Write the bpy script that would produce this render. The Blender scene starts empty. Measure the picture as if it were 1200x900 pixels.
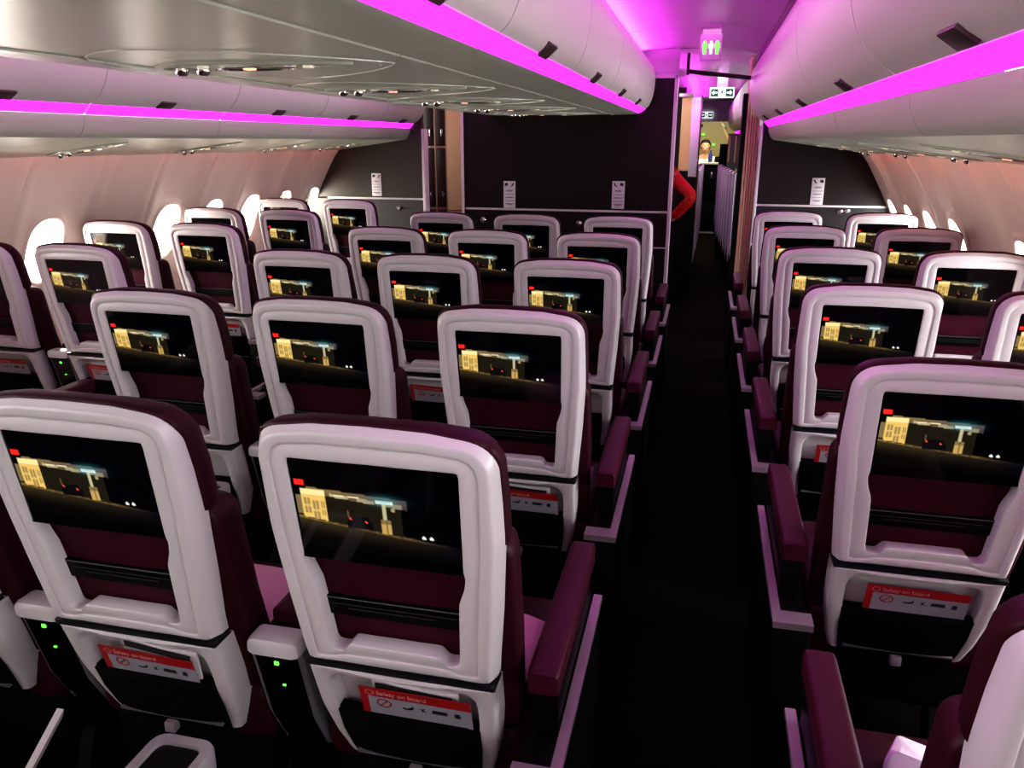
import bpy, bmesh, math, random
from mathutils import Vector, Matrix

random.seed(7)
C = bpy.context.scene.collection
CAMZ = 1.641          # camera height above the carpet
PI = math.pi

# ------------------------------------------------------------------ materials
def mat(name, col, rough=.5, metal=0.0, emis=None, estr=0.0, noise=None, bump=None, coat=0.0, spec=None):
    m = bpy.data.materials.new(name); m.use_nodes = True
    nt = m.node_tree; b = nt.nodes['Principled BSDF']
    b.inputs['Base Color'].default_value = (*col, 1)
    b.inputs['Roughness'].default_value = rough
    b.inputs['Metallic'].default_value = metal
    if spec is not None: b.inputs['Specular IOR Level'].default_value = spec
    if coat: b.inputs['Coat Weight'].default_value = coat; b.inputs['Coat Roughness'].default_value = .06
    if emis: b.inputs['Emission Color'].default_value = (*emis, 1); b.inputs['Emission Strength'].default_value = estr
    if noise or bump:
        tc = nt.nodes.new('ShaderNodeTexCoord'); n = nt.nodes.new('ShaderNodeTexNoise')
        n.inputs['Scale'].default_value = (noise or bump)[0]; n.inputs['Detail'].default_value = 4
        nt.links.new(tc.outputs['Object'], n.inputs['Vector'])
    if noise:
        mx = nt.nodes.new('ShaderNodeMix'); mx.data_type = 'RGBA'
        mx.inputs['A'].default_value = (*[c*(1-noise[1]) for c in col], 1)
        mx.inputs['B'].default_value = (*[min(1, c*(1+noise[1])) for c in col], 1)
        nt.links.new(n.outputs['Fac'], mx.inputs['Factor']); nt.links.new(mx.outputs['Result'], b.inputs['Base Color'])
    if bump:
        bp = nt.nodes.new('ShaderNodeBump'); bp.inputs['Strength'].default_value = bump[1]; bp.inputs['Distance'].default_value = .002
        nt.links.new(n.outputs['Fac'], bp.inputs['Height']); nt.links.new(bp.outputs['Normal'], b.inputs['Normal'])
    return m

M = {}
M['shell'] = mat('shell_white', (.53, .497, .497), .33, noise=(3, .02))
M['maroon'] = mat('maroon_leather', (.026, .0012, .0062), .5, bump=(160, .25), spec=.2)
M['maroon_pad'] = mat('maroon_armrest', (.040, .002, .012), .5, bump=(200, .2), spec=.2)
M['maroon_panel'] = mat('maroon_panel', (.037, .0015, .0095), .6, noise=(8, .08), spec=.15)
M['black'] = mat('black_plastic', (.0018, .0017, .002), .45, bump=(120, .1), spec=.14)
M['blackfab'] = mat('black_fabric', (.0016, .0014, .0018), .9, bump=(220, .4), spec=.06)
M['dimtext'] = mat('dim_text', (.035, .033, .036), .6, spec=.1)
M['hinge'] = mat('hinge_grey', (.012, .013, .016), .35)
M['silver'] = mat('silver_trim', (.40, .37, .38), .32, .55, noise=(20, .05))
M['barmetal'] = mat('bar_metal', (.27, .225, .24), .34, .5, noise=(20, .05))
M['capgrey'] = mat('cap_grey', (.52, .50, .49), .35)
M['greyplastic'] = mat('grey_plastic', (.12, .12, .13), .4)
M['bezel'] = mat('screen_glass', (.001, .001, .0012), .05, spec=.45)
M['bin'] = mat('bin_white', (.60, .575, .52), .34, noise=(2, .03))
M['under'] = mat('bin_underside', (.44, .46, .36), .3, noise=(60, .05))
M['psu'] = mat('service_panel', (.46, .485, .385), .3, noise=(60, .04))
M['psudark'] = mat('service_dark', (.09, .095, .07), .35)
M['chrome'] = mat('chrome', (.75, .74, .70), .16, .95)
M['wall'] = mat('sidewall', (.74, .63, .54), .45, noise=(5, .03))
M['latch'] = mat('latch_brown', (.050, .028, .026), .35)
M['pink'] = mat('magenta_light', (.8, .05, .8), .4, emis=(1.0, .035, 1.0), estr=1.35)
M['ceil'] = mat('ceiling_panel', (.55, .50, .54), .38, noise=(2, .03))
M['bulk'] = mat('bulkhead_brown', (.0085, .0028, .0025), .5, spec=.3, noise=(30, .12))
M['bulkgrey'] = mat('bulkhead_lower', (.016, .014, .0145), .5, noise=(30, .1), spec=.3)
M['bulkleft'] = mat('bulkhead_left_lit', (.040, .034, .027), .5, noise=(30, .1), spec=.3)  # bulkhead brown made lighter, window light put into the colour
M['bulkleftlow'] = mat('bulkhead_left_lower_lit', (.052, .052, .050), .5, noise=(30, .1), spec=.3)  # lower half likewise, window light painted into its grey
M['bulkright'] = mat('bulkhead_dark', (.012, .0075, .0072), .5, noise=(30, .1), spec=.3)
M['trim'] = mat('trim_white', (.62, .58, .58), .3)
M['carpet'] = mat('carpet_black', (.0022, .0012, .0014), .95, noise=(40, .5), spec=.05)
M['tan'] = mat('tan_panel', (.60, .40, .20), .45, noise=(6, .05))
M['beige'] = mat('beige_panel', (.50, .32, .20), .5, noise=(9, .08))
M['brown'] = mat('locker_brown', (.030, .010, .009), .35, noise=(18, .15))
M['copper'] = mat('copper_trim', (.40, .24, .16), .35, .6)
M['paper'] = mat('paper_white', (.72, .68, .70), .6)
M['ink'] = mat('ink_black', (.01, .01, .012), .6)
M['inkgrey'] = mat('ink_grey', (.22, .20, .21), .6)
M['red'] = mat('card_red', (.28, .008, .010), .45)
M['cardgrey'] = mat('card_grey', (.25, .24, .265), .5)
M['lettering'] = mat('lettering_pink', (.55, .25, .26), .5)
M['pillow'] = mat('pillow_pink', (.66, .40, .46), .8, bump=(60, .3))
M['white'] = mat('white_plastic', (.78, .76, .77), .45)
M['green'] = mat('green_led', (.02, .5, .03), .4, emis=(.10, 1, .05), estr=2.6)
M['greensign'] = mat('sign_green', (.0, .06, .03), .4, emis=(.0, .05, .025), estr=.5)
M['signwhite'] = mat('sign_white', (.8, .82, .82), .4, emis=(.9, 1, .97), estr=.85)
M['signpink'] = mat('sign_translucent', (.55, .30, .55), .3, emis=(.8, .12, .8), estr=.10)
M['amber'] = mat('amber_light', (.8, .4, .25), .4, emis=(1, .45, .28), estr=1.5)
M['lampwarm'] = mat('reading_light', (.8, .75, .6), .3, emis=(1, .9, .65), estr=.2)
M['jacket'] = mat('jacket_red', (.60, .010, .008), .6, noise=(25, .25))
M['skin'] = mat('skin_tone', (.50, .26, .16), .5)
M['hair'] = mat('hair_dark', (.012, .008, .006), .5)
M['shirt'] = mat('shirt_white', (.80, .80, .82), .6)
M['trousers'] = mat('trousers_dark', (.008, .007, .01), .7)
M['galley'] = mat('galley_beige', (.30, .25, .12), .45, noise=(6, .12))
M['counter'] = mat('counter_grey', (.45, .42, .38), .35)
M['suite'] = mat('suite_shell', (.72, .68, .74), .4)
M['blue'] = mat('bottle_blue', (.02, .03, .16), .25)
M['flower'] = mat('flower_orange', (.65, .22, .10), .6)
M['flowerpink'] = mat('flower_pink', (.45, .12, .18), .6)
M['leafgreen'] = mat('leaf_green', (.03, .08, .02), .6)

def display_mat():
    m = bpy.data.materials.new('display_picture'); m.use_nodes = True
    nt = m.node_tree; b = nt.nodes['Principled BSDF']
    b.inputs['Base Color'].default_value = (.001, .001, .0012, 1); b.inputs['Roughness'].default_value = .05
    b.inputs['Specular IOR Level'].default_value = .45
    a = nt.nodes.new('ShaderNodeVertexColor'); a.layer_name = 'picture'
    nt.links.new(a.outputs['Color'], b.inputs['Emission Color']); b.inputs['Emission Strength'].default_value = 1.0
    return m
M['display'] = display_mat()

def glass_mat():
    m = bpy.data.materials.new('window_pane'); m.use_nodes = True
    nt = m.node_tree; out = nt.nodes['Material Output']; nt.nodes.remove(nt.nodes['Principled BSDF'])
    t = nt.nodes.new('ShaderNodeBsdfTransparent'); g = nt.nodes.new('ShaderNodeBsdfGlossy'); g.inputs['Roughness'].default_value = .05
    mx = nt.nodes.new('ShaderNodeMixShader'); mx.inputs[0].default_value = .06
    nt.links.new(t.outputs[0], mx.inputs[1]); nt.links.new(g.outputs[0], mx.inputs[2]); nt.links.new(mx.outputs[0], out.inputs[0])
    return m
M['glass'] = glass_mat()

# ------------------------------------------------------------------ mesh helpers
def mesh_from(name, verts, faces, mats, fm=None, sharp=35):
    me = bpy.data.meshes.new(name)
    me.from_pydata([tuple(v) for v in verts], [], faces)
    for m in mats: me.materials.append(M[m])
    if fm: me.polygons.foreach_set('material_index', fm)
    me.validate()
    bm = bmesh.new(); bm.from_mesh(me); bmesh.ops.recalc_face_normals(bm, faces=bm.faces); bm.to_mesh(me); bm.free()
    me.shade_smooth(); me.set_sharp_from_angle(angle=math.radians(sharp))
    return me

class MB:
    def __init__(s): s.v = []; s.f = []; s.m = []
    def add(s, verts, faces, mi=0):
        o = len(s.v); s.v += [tuple(v) for v in verts]
        s.f += [tuple(i+o for i in f) for f in faces]; s.m += [mi]*len(faces); return s
    def loft(s, rings, closed=True, cap0=True, cap1=True, mi=0):
        n = len(rings[0]); vs = [p for r in rings for p in r]; fs = []
        for k in range(len(rings)-1):
            for i in range(n if closed else n-1):
                j = (i+1) % n
                fs.append((k*n+i, k*n+j, (k+1)*n+j, (k+1)*n+i))
        if cap0: fs.append(tuple(range(n-1, -1, -1)))
        if cap1: fs.append(tuple((len(rings)-1)*n+i for i in range(n)))
        return s.add(vs, fs, mi)
    def box(s, x0, x1, y0, y1, z0, z1, mi=0, bev=0.0, seg=2):
        bm = bmesh.new(); bmesh.ops.create_cube(bm, size=1)
        for v in bm.verts: v.co = ((x0+x1)/2+v.co.x*(x1-x0), (y0+y1)/2+v.co.y*(y1-y0), (z0+z1)/2+v.co.z*(z1-z0))
        if bev: bmesh.ops.bevel(bm, geom=list(bm.edges), offset=min(bev, .49*min(x1-x0, y1-y0, z1-z0)), segments=seg, affect='EDGES', profile=.6)
        bm.verts.index_update()
        s.add([v.co.copy() for v in bm.verts], [tuple(v.index for v in f.verts) for f in bm.faces], mi); bm.free(); return s
    def cyl(s, p0, p1, r0, r1=None, n=16, mi=0, rings=1):
        r1 = r0 if r1 is None else r1
        p0, p1 = Vector(p0), Vector(p1); d = (p1-p0).normalized()
        a = d.orthogonal().normalized(); b = d.cross(a)
        R = [[p + (a*math.cos(2*PI*i/n)+b*math.sin(2*PI*i/n))*r for i in range(n)] for p, r in ((p0, r0), (p1, r1))]
        return s.loft(R, mi=mi)
    def prism(s, poly, axis, a0, a1, mi=0):
        """poly of 2d points extruded along axis ('x': poly=(y,z); 'y': poly=(x,z))"""
        if axis == 'x': R = [[(a, p[0], p[1]) for p in poly] for a in (a0, a1)]
        elif axis == 'y': R = [[(p[0], a, p[1]) for p in poly] for a in (a0, a1)]
        else: R = [[(p[0], p[1], a) for p in poly] for a in (a0, a1)]
        return s.loft(R, mi=mi)
    def mesh(s, name, *mats, sharp=35): return mesh_from(name, s.v, s.f, mats, s.m, sharp)

def link(name, me, parent=None, loc=(0, 0, 0)):
    o = bpy.data.objects.new(name, me); C.objects.link(o); o.location = loc
    if parent is not None: o.parent = parent
    return o

def thing(name, label, cat, loc=(0, 0, 0), rz=0.0, group=None):
    o = bpy.data.objects.new(name, None); C.objects.link(o); o.location = loc; o.rotation_euler = (0, 0, rz)
    o.empty_display_size = .1
    o['label'] = label; o['category'] = cat
    if group: o['group'] = group
    return o

def tag(o, label, cat, group=None):
    o['label'] = label; o['category'] = cat
    if group: o['group'] = group
    return o

def struct(name, me, loc=(0, 0, 0)):
    o = link(name, me, None, loc); o['kind'] = 'structure'; return o

def rpoly(pts, seg=6):
    """polygon with per-corner radius -> dense point list; pts = [(x,y,r)]"""
    out = []; n = len(pts)
    for i in range(n):
        p = Vector(pts[i][:2]); r = pts[i][2] if len(pts[i]) > 2 else 0
        a = Vector(pts[i-1][:2]); b = Vector(pts[(i+1) % n][:2])
        if r <= 0: out.append(p); continue
        da = (a-p); db = (b-p); la, lb = da.length, db.length; da.normalize(); db.normalize()
        ang = da.angle(db); t = min(r/math.tan(ang/2), la*.49, lb*.49)
        p0 = p+da*t; p1 = p+db*t
        for k in range(seg+1):
            u = k/seg; out.append((1-u)**2*p0+2*u*(1-u)*p+u*u*p1)
    return out

def resample(path, n):
    """open path -> n+1 points evenly by length"""
    L = [0]
    for a, b in zip(path, path[1:]): L.append(L[-1]+(b-a).length)
    out = []; j = 0
    for k in range(n+1):
        t = L[-1]*k/n
        while j < len(L)-2 and L[j+1] < t: j += 1
        d = L[j+1]-L[j]; u = 0 if d < 1e-9 else (t-L[j])/d
        out.append(path[j].lerp(path[j+1], min(1, u)))
    return out

def interp(tab, x):
    for (a, fa), (b, fb) in zip(tab, tab[1:]):
        if x <= b:
            u = (x-a)/(b-a); return fa+(fb-fa)*u
    return tab[-1][1]

# ------------------------------------------------------------------ the premium seat
ZT = 1.13   # height of the upper screen edge
LEAN = [(-1.2, .36), (-.75, .180), (-.6, .120), (-.47, .082), (-.42, .068), (-.2, .030), (0, 0), (.12, -.016)]
def lean(w): return interp(LEAN, w)
def sp(u, w, d=0.0):
    """point of the seat back: u sideways, w above the screen's upper edge, d out towards the row behind"""
    return Vector((u, lean(w)-d+.18*u*u, ZT+w))

def mirror_closed(half):
    """half: list of (u>=0,w,r) from bottom centre to top centre -> full closed polygon starting bottom centre going right/up"""
    full = list(half) + [(-u, w, r) for (u, w, r) in reversed(half) if u > 1e-6]
    return full

def split_sides(poly, n_side, keys):
    """resample a closed polygon between the points nearest to keys (4 corners)"""
    idx = [min(range(len(poly)), key=lambda i: (poly[i]-Vector(k)).length) for k in keys]
    out = []
    for a, b, n in zip(idx, idx[1:]+idx[:1], n_side):
        seg = poly[a:b+1] if b > a else poly[a:]+poly[:b+1]
        out += resample(seg, n)[:-1]
    return out

OUT_HALF = [(0, -.4588, 0), (.190, -.4588, .004), (.205, -.30, .1), (.2155, -.14, .12), (.212, .049, .062), (.10, .0655, .1), (0, .068, 0)]
IN_HALF = [(0, -.397, 0), (.086, -.398, .010), (.100, -.417, .008), (.129, -.417, .012), (.1355, -.30, .03), (.1375, -.268, .02), (.149, -.235, .02), (.1530, -.212, .004), (.1500, -.198, .004), (.153, 0, .006), (0, .002, 0)]
NS = (40, 44, 36, 44)
outer = split_sides(rpoly(mirror_closed(OUT_HALF), 8), NS, [(-.19, -.456), (.19, -.456), (.195, .041), (-.195, .041)])
inner = split_sides(rpoly(mirror_closed(IN_HALF), 5), NS, [(-.126, -.414), (.126, -.414), (.153, 0), (-.153, 0)])

def frame_rings(outer, inner, spec, f=sp):
    rings = []
    for kind, amt, d in spec:
        r = []
        for o, i in zip(outer, inner):
            L = (i-o).length
            if kind == 'o': t = min(.9, amt/L) if L > 1e-6 else 0
            else: t = 1-min(.9, amt/L) if L > 1e-6 else 1
            p = o.lerp(i, t) if kind == 'o' else o.lerp(i, t)
            r.append(f(p.x, p.y, d))
        rings.append(r)
    return rings

SHELL_SPEC = [('o', 0, -.050), ('o', 0, -.032), ('o', .0012, -.026), ('o', .0085, -.0040), ('o', .0105, .0008), ('o', .0135, .0032), ('o', .018, .0040),
              ('o', .0295, .0040), ('o', .0325, .0030), ('o', .0345, -.0004), ('o', .0375, -.0008), ('o', .041, .0008), ('i', .004, .0020), ('i', .001, .0012), ('i', 0, 0), ('i', 0, -.036)]
def crown(w):
    t = max(0, min(1, (w+.03)/.09)); return t*t*(3-2*t)
def sp_shell(u, w, d=0.0): return sp(u, w, d*(1-.68*crown(w)) if d < -.012 else d)   # the shell gets thinner over its crown
mb = MB(); mb.loft(frame_rings(outer, inner, SHELL_SPEC, sp_shell), cap0=False, cap1=False)
ME_SHELL = mb.mesh('back_shell', 'shell', sharp=50)

# dark hinge line under the shell, running round the edge
def strip_path(w, hw, dd):
    pts = []
    for u in [-hw, -hw, -hw*.6, -hw*.2, hw*.2, hw*.6, hw, hw]: pts.append(u)
    return pts
mb = MB()
poly = rpoly([(-.1905, .006, .004), (.1905, .006, .004), (.1905, -.05, 0), (-.1905, -.05, 0)], 4)
mb.loft([[Vector((p.x, lean(w)+.18*p.x*p.x-p.y, ZT+w)) for p in poly] for w in (-.4715, -.4700, -.4610, -.4595)])
ME_HINGE = mb.mesh('hinge_strip', 'hinge')

# lower white arch with its two legs
def arch(path_o, path_i, spec):
    return frame_rings(path_o, path_i, spec)
po = resample([Vector(p) for p in [(-.160, -.752), (-.176, -.69), (-.187, -.58), (-.190, -.4722)]], 14)[:-1] + resample([Vector((-.190, -.4722)), Vector((.190, -.4722))], 44)[:-1] + resample([Vector(p) for p in [(.190, -.4722), (.187, -.58), (.176, -.69), (.160, -.752)]], 14)
ih = rpoly([(.124, -.760, 0), (.138, -.70, .05), (.151, -.58, .06), (.1535, -.489, .045), (0, -.4875, 0), (-.1535, -.489, .045), (-.151, -.58, .06), (-.138, -.70, .05), (-.124, -.760, 0)], 7)
k = len(ih)
il = min(range(k), key=lambda i: (ih[i]-Vector((-.140, -.500))).length); ir = min(range(k), key=lambda i: (ih[i]-Vector((.140, -.500))).length)
ihl = list(reversed(ih)); il = min(range(k), key=lambda i: (ihl[i]-Vector((-.140, -.500))).length); ir = min(range(k), key=lambda i: (ihl[i]-Vector((.140, -.500))).length)
pi_ = resample(ihl[:il+1], 14)[:-1]+resample(ihl[il:ir+1], 44)[:-1]+resample(ihl[ir:], 14)
mb = MB()
R = frame_rings(po, pi_, [('o', 0, -.075), ('o', 0, -.012), ('o', .002, .000), ('o', .010, .004), ('i', .006, .004), ('i', 0, -.001), ('i', 0, -.050)])
mb.loft(R, closed=False, cap0=False, cap1=False)
n = len(po); mb.f.append(tuple(k*n for k in range(len(R)))); mb.m.append(0); mb.f.append(tuple(k*n+n-1 for k in range(len(R)-1, -1, -1))); mb.m.append(0)
ME_ARCH = mb.mesh('lower_shell', 'shell', sharp=50)

# alcove back inside the arch
def sheet(ulo, uhi, ws, d, thick=.008, nu=8):
    rings = []
    for w in ws:
        a = [sp(ulo+(uhi-ulo)*i/nu, w, d) for i in range(nu+1)]
        b = [sp(uhi-(uhi-ulo)*i/nu, w, d-thick) for i in range(nu+1)]
        rings.append(a+b)
    return rings
ME_ALCOVE = MB().loft(sheet(-.158, .158, [-.70, -.6, -.54, -.4735], -.040)).mesh('alcove_panel', 'shell')
# literature pocket: black bulging pouch with an edged rim
rings = []
for w, hw, d in [(-.596, .1495, .004), (-.604, .151, .013), (-.615, .1505, .014), (-.66, .149, .019), (-.72, .142, .020), (-.80, .130, .012), (-.84, .126, -.02)]:
    nu = 10
    a = [sp(-hw+2*hw*i/nu, w, d-.010*abs(2*i/nu-1)**4) for i in range(nu+1)]
    b = [sp(hw-2*hw*i/nu, w, -.024) for i in range(nu+1)]
    rings.append(a+b)
ME_POCKET = MB().loft(rings).mesh('literature_pocket', 'blackfab')
ME_TRAYLINE = MB().loft([[sp(u, w, .022) for u in (-.13, .13)] + [sp(u, w, .012) for u in (.13, -.13)] for w in (-.733, -.727)]).mesh('pocket_edge', 'greyplastic')
mb = MB(); pz = sp(0, -.755, .032)
mb.box(-.013, .013, pz.y-.006, pz.y+.016, pz.z-.012, pz.z+.014, bev=.004)
ME_TRAYLATCH = mb.mesh('table_latch', 'silver')

# screen glass with its picture
def picture(x, y):
    """gas station by night, x 0..1 left to right, y 0..1 top to bottom"""
    c = [.0, .0, .001]
    def put(col, a=1.0):
        for k in range(3): c[k] = c[k]*(1-a)+col[k]*a
    def soft(v, lo, hi): return max(0, min(1, (v-lo)/(hi-lo)))
    # ground
    road = .63+.20*x
    if y > road-.02:
        g = max(0, 1-abs(y-road)/.02)*max(0, 1-x/.95)
        q_ = math.exp(-(y-road)/.10); put((.016*(1-x*.8)*q_+.001, .012*(1-x*.8)*q_+.001, .007*q_+.001), 1)
        put((.75, .48, .13), .8*g*max(0, min(1, .35+1.1*math.exp(-((x-.62)/.12)**2)+.5*math.exp(-((x-.15)/.2)**2))))
        put((.10, .07, .03), .45*math.exp(-((y-road)/.10)**2)*max(0, 1-x))
    # canopy of the forecourt
    ct = .27+.055*x/.65; cb = .335+.095*x/.65
    if .07 < x < .70 and ct < y < cb and y < road:
        u = (y-ct)/(cb-ct); put((.35*(1-x), .24*(1-x), .08), .9*(1-.4*u))
        if u > .55 and int(x*18) % 3 != 0: put((.85, .75, .45), .55*(1-x*.8))
    # glow under it
    if .05 < x < .66 and cb <= y < road: put((.020, .016, .008), .8)
    # shop
    if .035 < x < .19 and .30+.03*(x-.035) < y < road-.01:
        put((.78, .52, .15), 1)
        if y < .36: put((1.0, .85, .45), .7)
        for (a, b, t, q) in ((.05, .085, .40, .58), (.105, .145, .43, .66), (.155, .178, .43, .60)):
            if a < x < b and t < y < q: put((.22, .16, .06) if abs(y-(t+q)/2) > .012 and abs(x-(a+b)/2) > .003 else (.65, .45, .16), .8)
    if x <= .035 and .38 < y < .60: put((.35, .26, .12), .6)
    # red sign
    if .005 < x < .062 and .205 < y < .262: put((1.0, .03, .02), 1)
    # white neon and its glow
    dx, dy = (x-.555)/.055, (y-.372)/.016
    if abs(dx) < 1 and abs(dy) < 1: put((.85, 1, 1), 1)
    g = math.exp(-((x-.555)/.09)**2-((y-.355)/.05)**2); put((.05, .26, .27), .55*g)
    # post and pump
    if .545 < x < .562 and .39 < y < .58: put((.55, .50, .30), .9)
    if .525 < x < .590 and .575 < y < .735:
        put((.55, .36, .12), .95)
        if .56 < x < .567: put((.05, .04, .02), .8)
        if y < .62: put((.12, .09, .05), .7)
    if abs(x-.607) < .012 and .43 < y < .47: put((.45, .38, .22), .8)
    # parked car
    if .315 < x < .475 and .575 < y < .715 and not (y < .62 and (x < .34 or x > .45)): put((.004, .004, .006), .95)
    if (x-.332)**2+((y-.60)*.62)**2 < .008**2 or (x-.432)**2+((y-.625)*.62)**2 < .008**2: put((1.0, .10, .05), 1)
    if .318 < x < .328 and .50 < y < .58: put((.30, .22, .12), .5)
    # headlamps further off
    for hx in (.785, .832):
        if (x-hx)**2+((y-.735)*.62)**2 < .011**2: put((1, .97, .85), 1)
    for lx in (.275, .37): 
        if abs(x-lx) < .035 and abs(y-.345) < .009: put((.95, .9, .6), .9)
    return c

def display_mesh():
    nx, ny = 130, 78; hw = .1465; t, b = -.0080, -.1820
    vs, fs, cols = [], [], []
    for j in range(ny+1):
        for i in range(nx+1):
            u = -hw+2*hw*i/nx; w = t+(b-t)*j/ny
            vs.append(Vector((u, lean(w)+.0072, ZT+w))); cols.append(picture(i/nx, j/ny))
    for j in range(ny):
        for i in range(nx):
            a = j*(nx+1)+i; fs.append((a, a+1, a+nx+2, a+nx+1))
    me = mesh_from('display', vs, fs, ['display'])
    ca = me.color_attributes.new('picture', 'FLOAT_COLOR', 'POINT')
    for i, c in enumerate(cols): ca.data[i].color = (*c, 1)
    return me
ME_DISPLAY = display_mesh()
poly = rpoly([(-.1545, -.206, .006), (.1545, -.206, .006), (.1545, .006, .006), (-.1545, .006, .006)], 4)
mb = MB(); mb.loft([[Vector((p.x, lean(p.y)+d, ZT+p.y)) for p in poly] for d in (.0075, .022)])
ME_SCREEN = mb.mesh('screen', 'bezel')
# maroon recess under the screen, tablet ledge and pouch
ME_RECESS = MB().loft(sheet(-.162, .162, [-.45, -.38, -.3, -.21], -.040)).mesh('recess_panel', 'maroon_panel')
rings = [[Vector((u, lean(w)+d, ZT+w)) for u, d in ((-.156, .032), (.156, .032), (.156, .045), (-.156, .045))] for w in (-.352, -.345, -.316, -.309)]
mb = MB(); mb.loft(rings); ME_LEDGE = mb.mesh('tablet_ledge', 'black')
mb = MB()
mb.loft([[Vector((u, lean(w)+d, ZT+w)) for u, d in ((-.138, .0305), (.138, .0305), (.138, .0325), (-.138, .0325))] for w in (-.3125, -.3105)])
ME_LEDGEEDGE = mb.mesh('ledge_edge', 'greyplastic')

ME_LEDGETEXT = []
for z0, ua, ub in ((-.3255, -.125, .120), (-.3345, -.095, .080)):
    ME_LEDGETEXT.append(MB().loft([[Vector((u, lean(w)+d, ZT+w)) for u, d in ((ua, .0305), (ub, .0305), (ub, .0325), (ua, .0325))] for w in (z0-.0009, z0+.0009)]).mesh('text_line', 'dimtext'))
# soft cushions in front of the shell
def cushion(outline, sections):
    n = len(outline); cx = sum(p.x for p in outline)/n; cy = sum(p.y for p in outline)/n
    R = []
    for off, inset in sections:
        r = []
        for p in outline:
            v = Vector((cx, cy))-p; L = v.length; q = p+v*(inset/L)
            r.append(Vector((q.x, lean(q.y)+.18*q.x*q.x+off-.026*crown(q.y), ZT+q.y)))
        R.append(r)
    return R
hh = [(0, -.172, 0), (.2205, -.172, .035), (.2205, -.07, .08), (.2165, .055, .064), (.10, .0725, .1), (0, .075, 0)]
ME_HEADREST = MB().loft(cushion(rpoly(mirror_closed(hh), 8), [(.036, .010), (.040, .002), (.050, 0), (.078, .003), (.100, .014), (.114, .032), (.122, .07)])).mesh('headrest', 'maroon', sharp=60)
bh = [(0, -.66, 0), (.212, -.66, .02), (.226, -.40, .1), (.223, -.160, .045), (.12, -.150, .05), (0, -.150, 0)]
ME_BACKCUSH = MB().loft(cushion(rpoly(mirror_closed(bh), 8), [(.055, .010), (.06, .003), (.072, 0), (.125, .004), (.150, .014), (.162, .035), (.166, .08)])).mesh('back_cushion', 'maroon', sharp=60)
sc = rpoly([(-.224, .20, .03), (.224, .20, .03), (.224, .72, .05), (-.224, .72, .05)], 6)
def inset_ring(poly, ins, z):
    n = len(poly); c = Vector((sum(p.x for p in poly)/n, sum(p.y for p in poly)/n))
    return [Vector((*(p+(c-p)*(ins/(c-p).length)), z)) for p in poly]
ME_SEAT = MB().loft([inset_ring(sc, .02, .33), inset_ring(sc, .004, .345), inset_ring(sc, 0, .37), inset_ring(sc, 0, .44), inset_ring(sc, .008, .468), inset_ring(sc, .03, .483), inset_ring(sc, .1, .49)]).mesh('seat_cushion', 'maroon', sharp=60)
ME_BASE = MB().box(-.21, .21, .22, .68, .20, .335, bev=.015).mesh('seat_base', 'black')
ME_LEGS = []
for s in (-1, 1):
    mb = MB(); mb.loft([[(s*.17+dx, yy+dy, z) for dx, dy in ((-.02, -.04), (.02, -.04), (.02, .04), (-.02, .04))] for yy, z in ((.30, .0), (.33, .10), (.38, .205))])
    ME_LEGS.append(mb.mesh('leg', 'black'))
# aisle armrest, side console and its silver edge bar (for the right side; mirrored by sign)
def arm_meshes(s):
    X = lambda a, b: (min(s*a, s*b), max(s*a, s*b))
    out = {}
    x0, x1 = X(.244, .306)
    pr = rpoly([(x0, .640, .006), (x1, .640, .006), (x1, .690, .012), (x0, .690, .012)], 4)
    cx, cz = (x0+x1)/2, .665
    def rr(y, k, dz=0): return [(cx+(p.x-cx)*k, y, cz+(p.y-cz)*k+dz) for p in pr]
    out['pad'] = MB().loft([rr(.118, .86), rr(.124, .97), rr(.132, 1), rr(.63, 1), rr(.645, .95), rr(.652, .75)]).mesh('armrest_pad', 'maroon_pad')
    x0, x1 = X(.250, .300)
    out['support'] = MB().box(x0, x1, .16, .62, .52, .641, bev=.008).mesh('armrest_support', 'black')
    x0, x1 = X(.234, .322)
    out['console'] = MB().box(x0, x1, .004, .645, .06, .522, bev=.01).mesh('side_console', 'black')
    a, b, c = s*.232, s*.325, s*.304
    pl = [(a, -.003), (b, -.003), (b, .652), (c, .652), (c, .052), (a, .052)]
    out['bar'] = MB().prism(pl, 'z', .524, .541).mesh('edge_bar', 'barmetal')
    return out
ARM = {s: arm_meshes(s) for s in (-1, 1)}

def ordinal(n): return ['first', 'second', 'third', 'fourth', 'fifth', 'sixth', 'seventh'][n-1]

# lateral seat positions and row positions of the three seat banks (metres, from the camera's foot point)
COLX = {'middle': [-1.657, -1.090, -.507], 'left': [-3.299, -2.7246], 'right': [.5557, 1.1375]}
ROWY = {'middle': 1.119, 'left': 1.0677, 'right': 1.7534}
PITCH = .965
LASTROW = {'middle': 4, 'left': 5, 'right': 4}
COLNAME = {'middle': ['left-aisle column', 'centre column', 'right-aisle column'], 'left': ['window column', 'aisle column'], 'right': ['aisle column', 'window column']}
AISLE = {('middle', 0): -1, ('middle', 2): 1, ('left', 1): 1, ('right', 0): -1}

def seat_label(bank, row, col):
    return f"white-backed maroon seat, {bank} block, {COLNAME[bank][col]}, {ordinal(LASTROW[bank]-row+1)} row from bulkhead"

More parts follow.
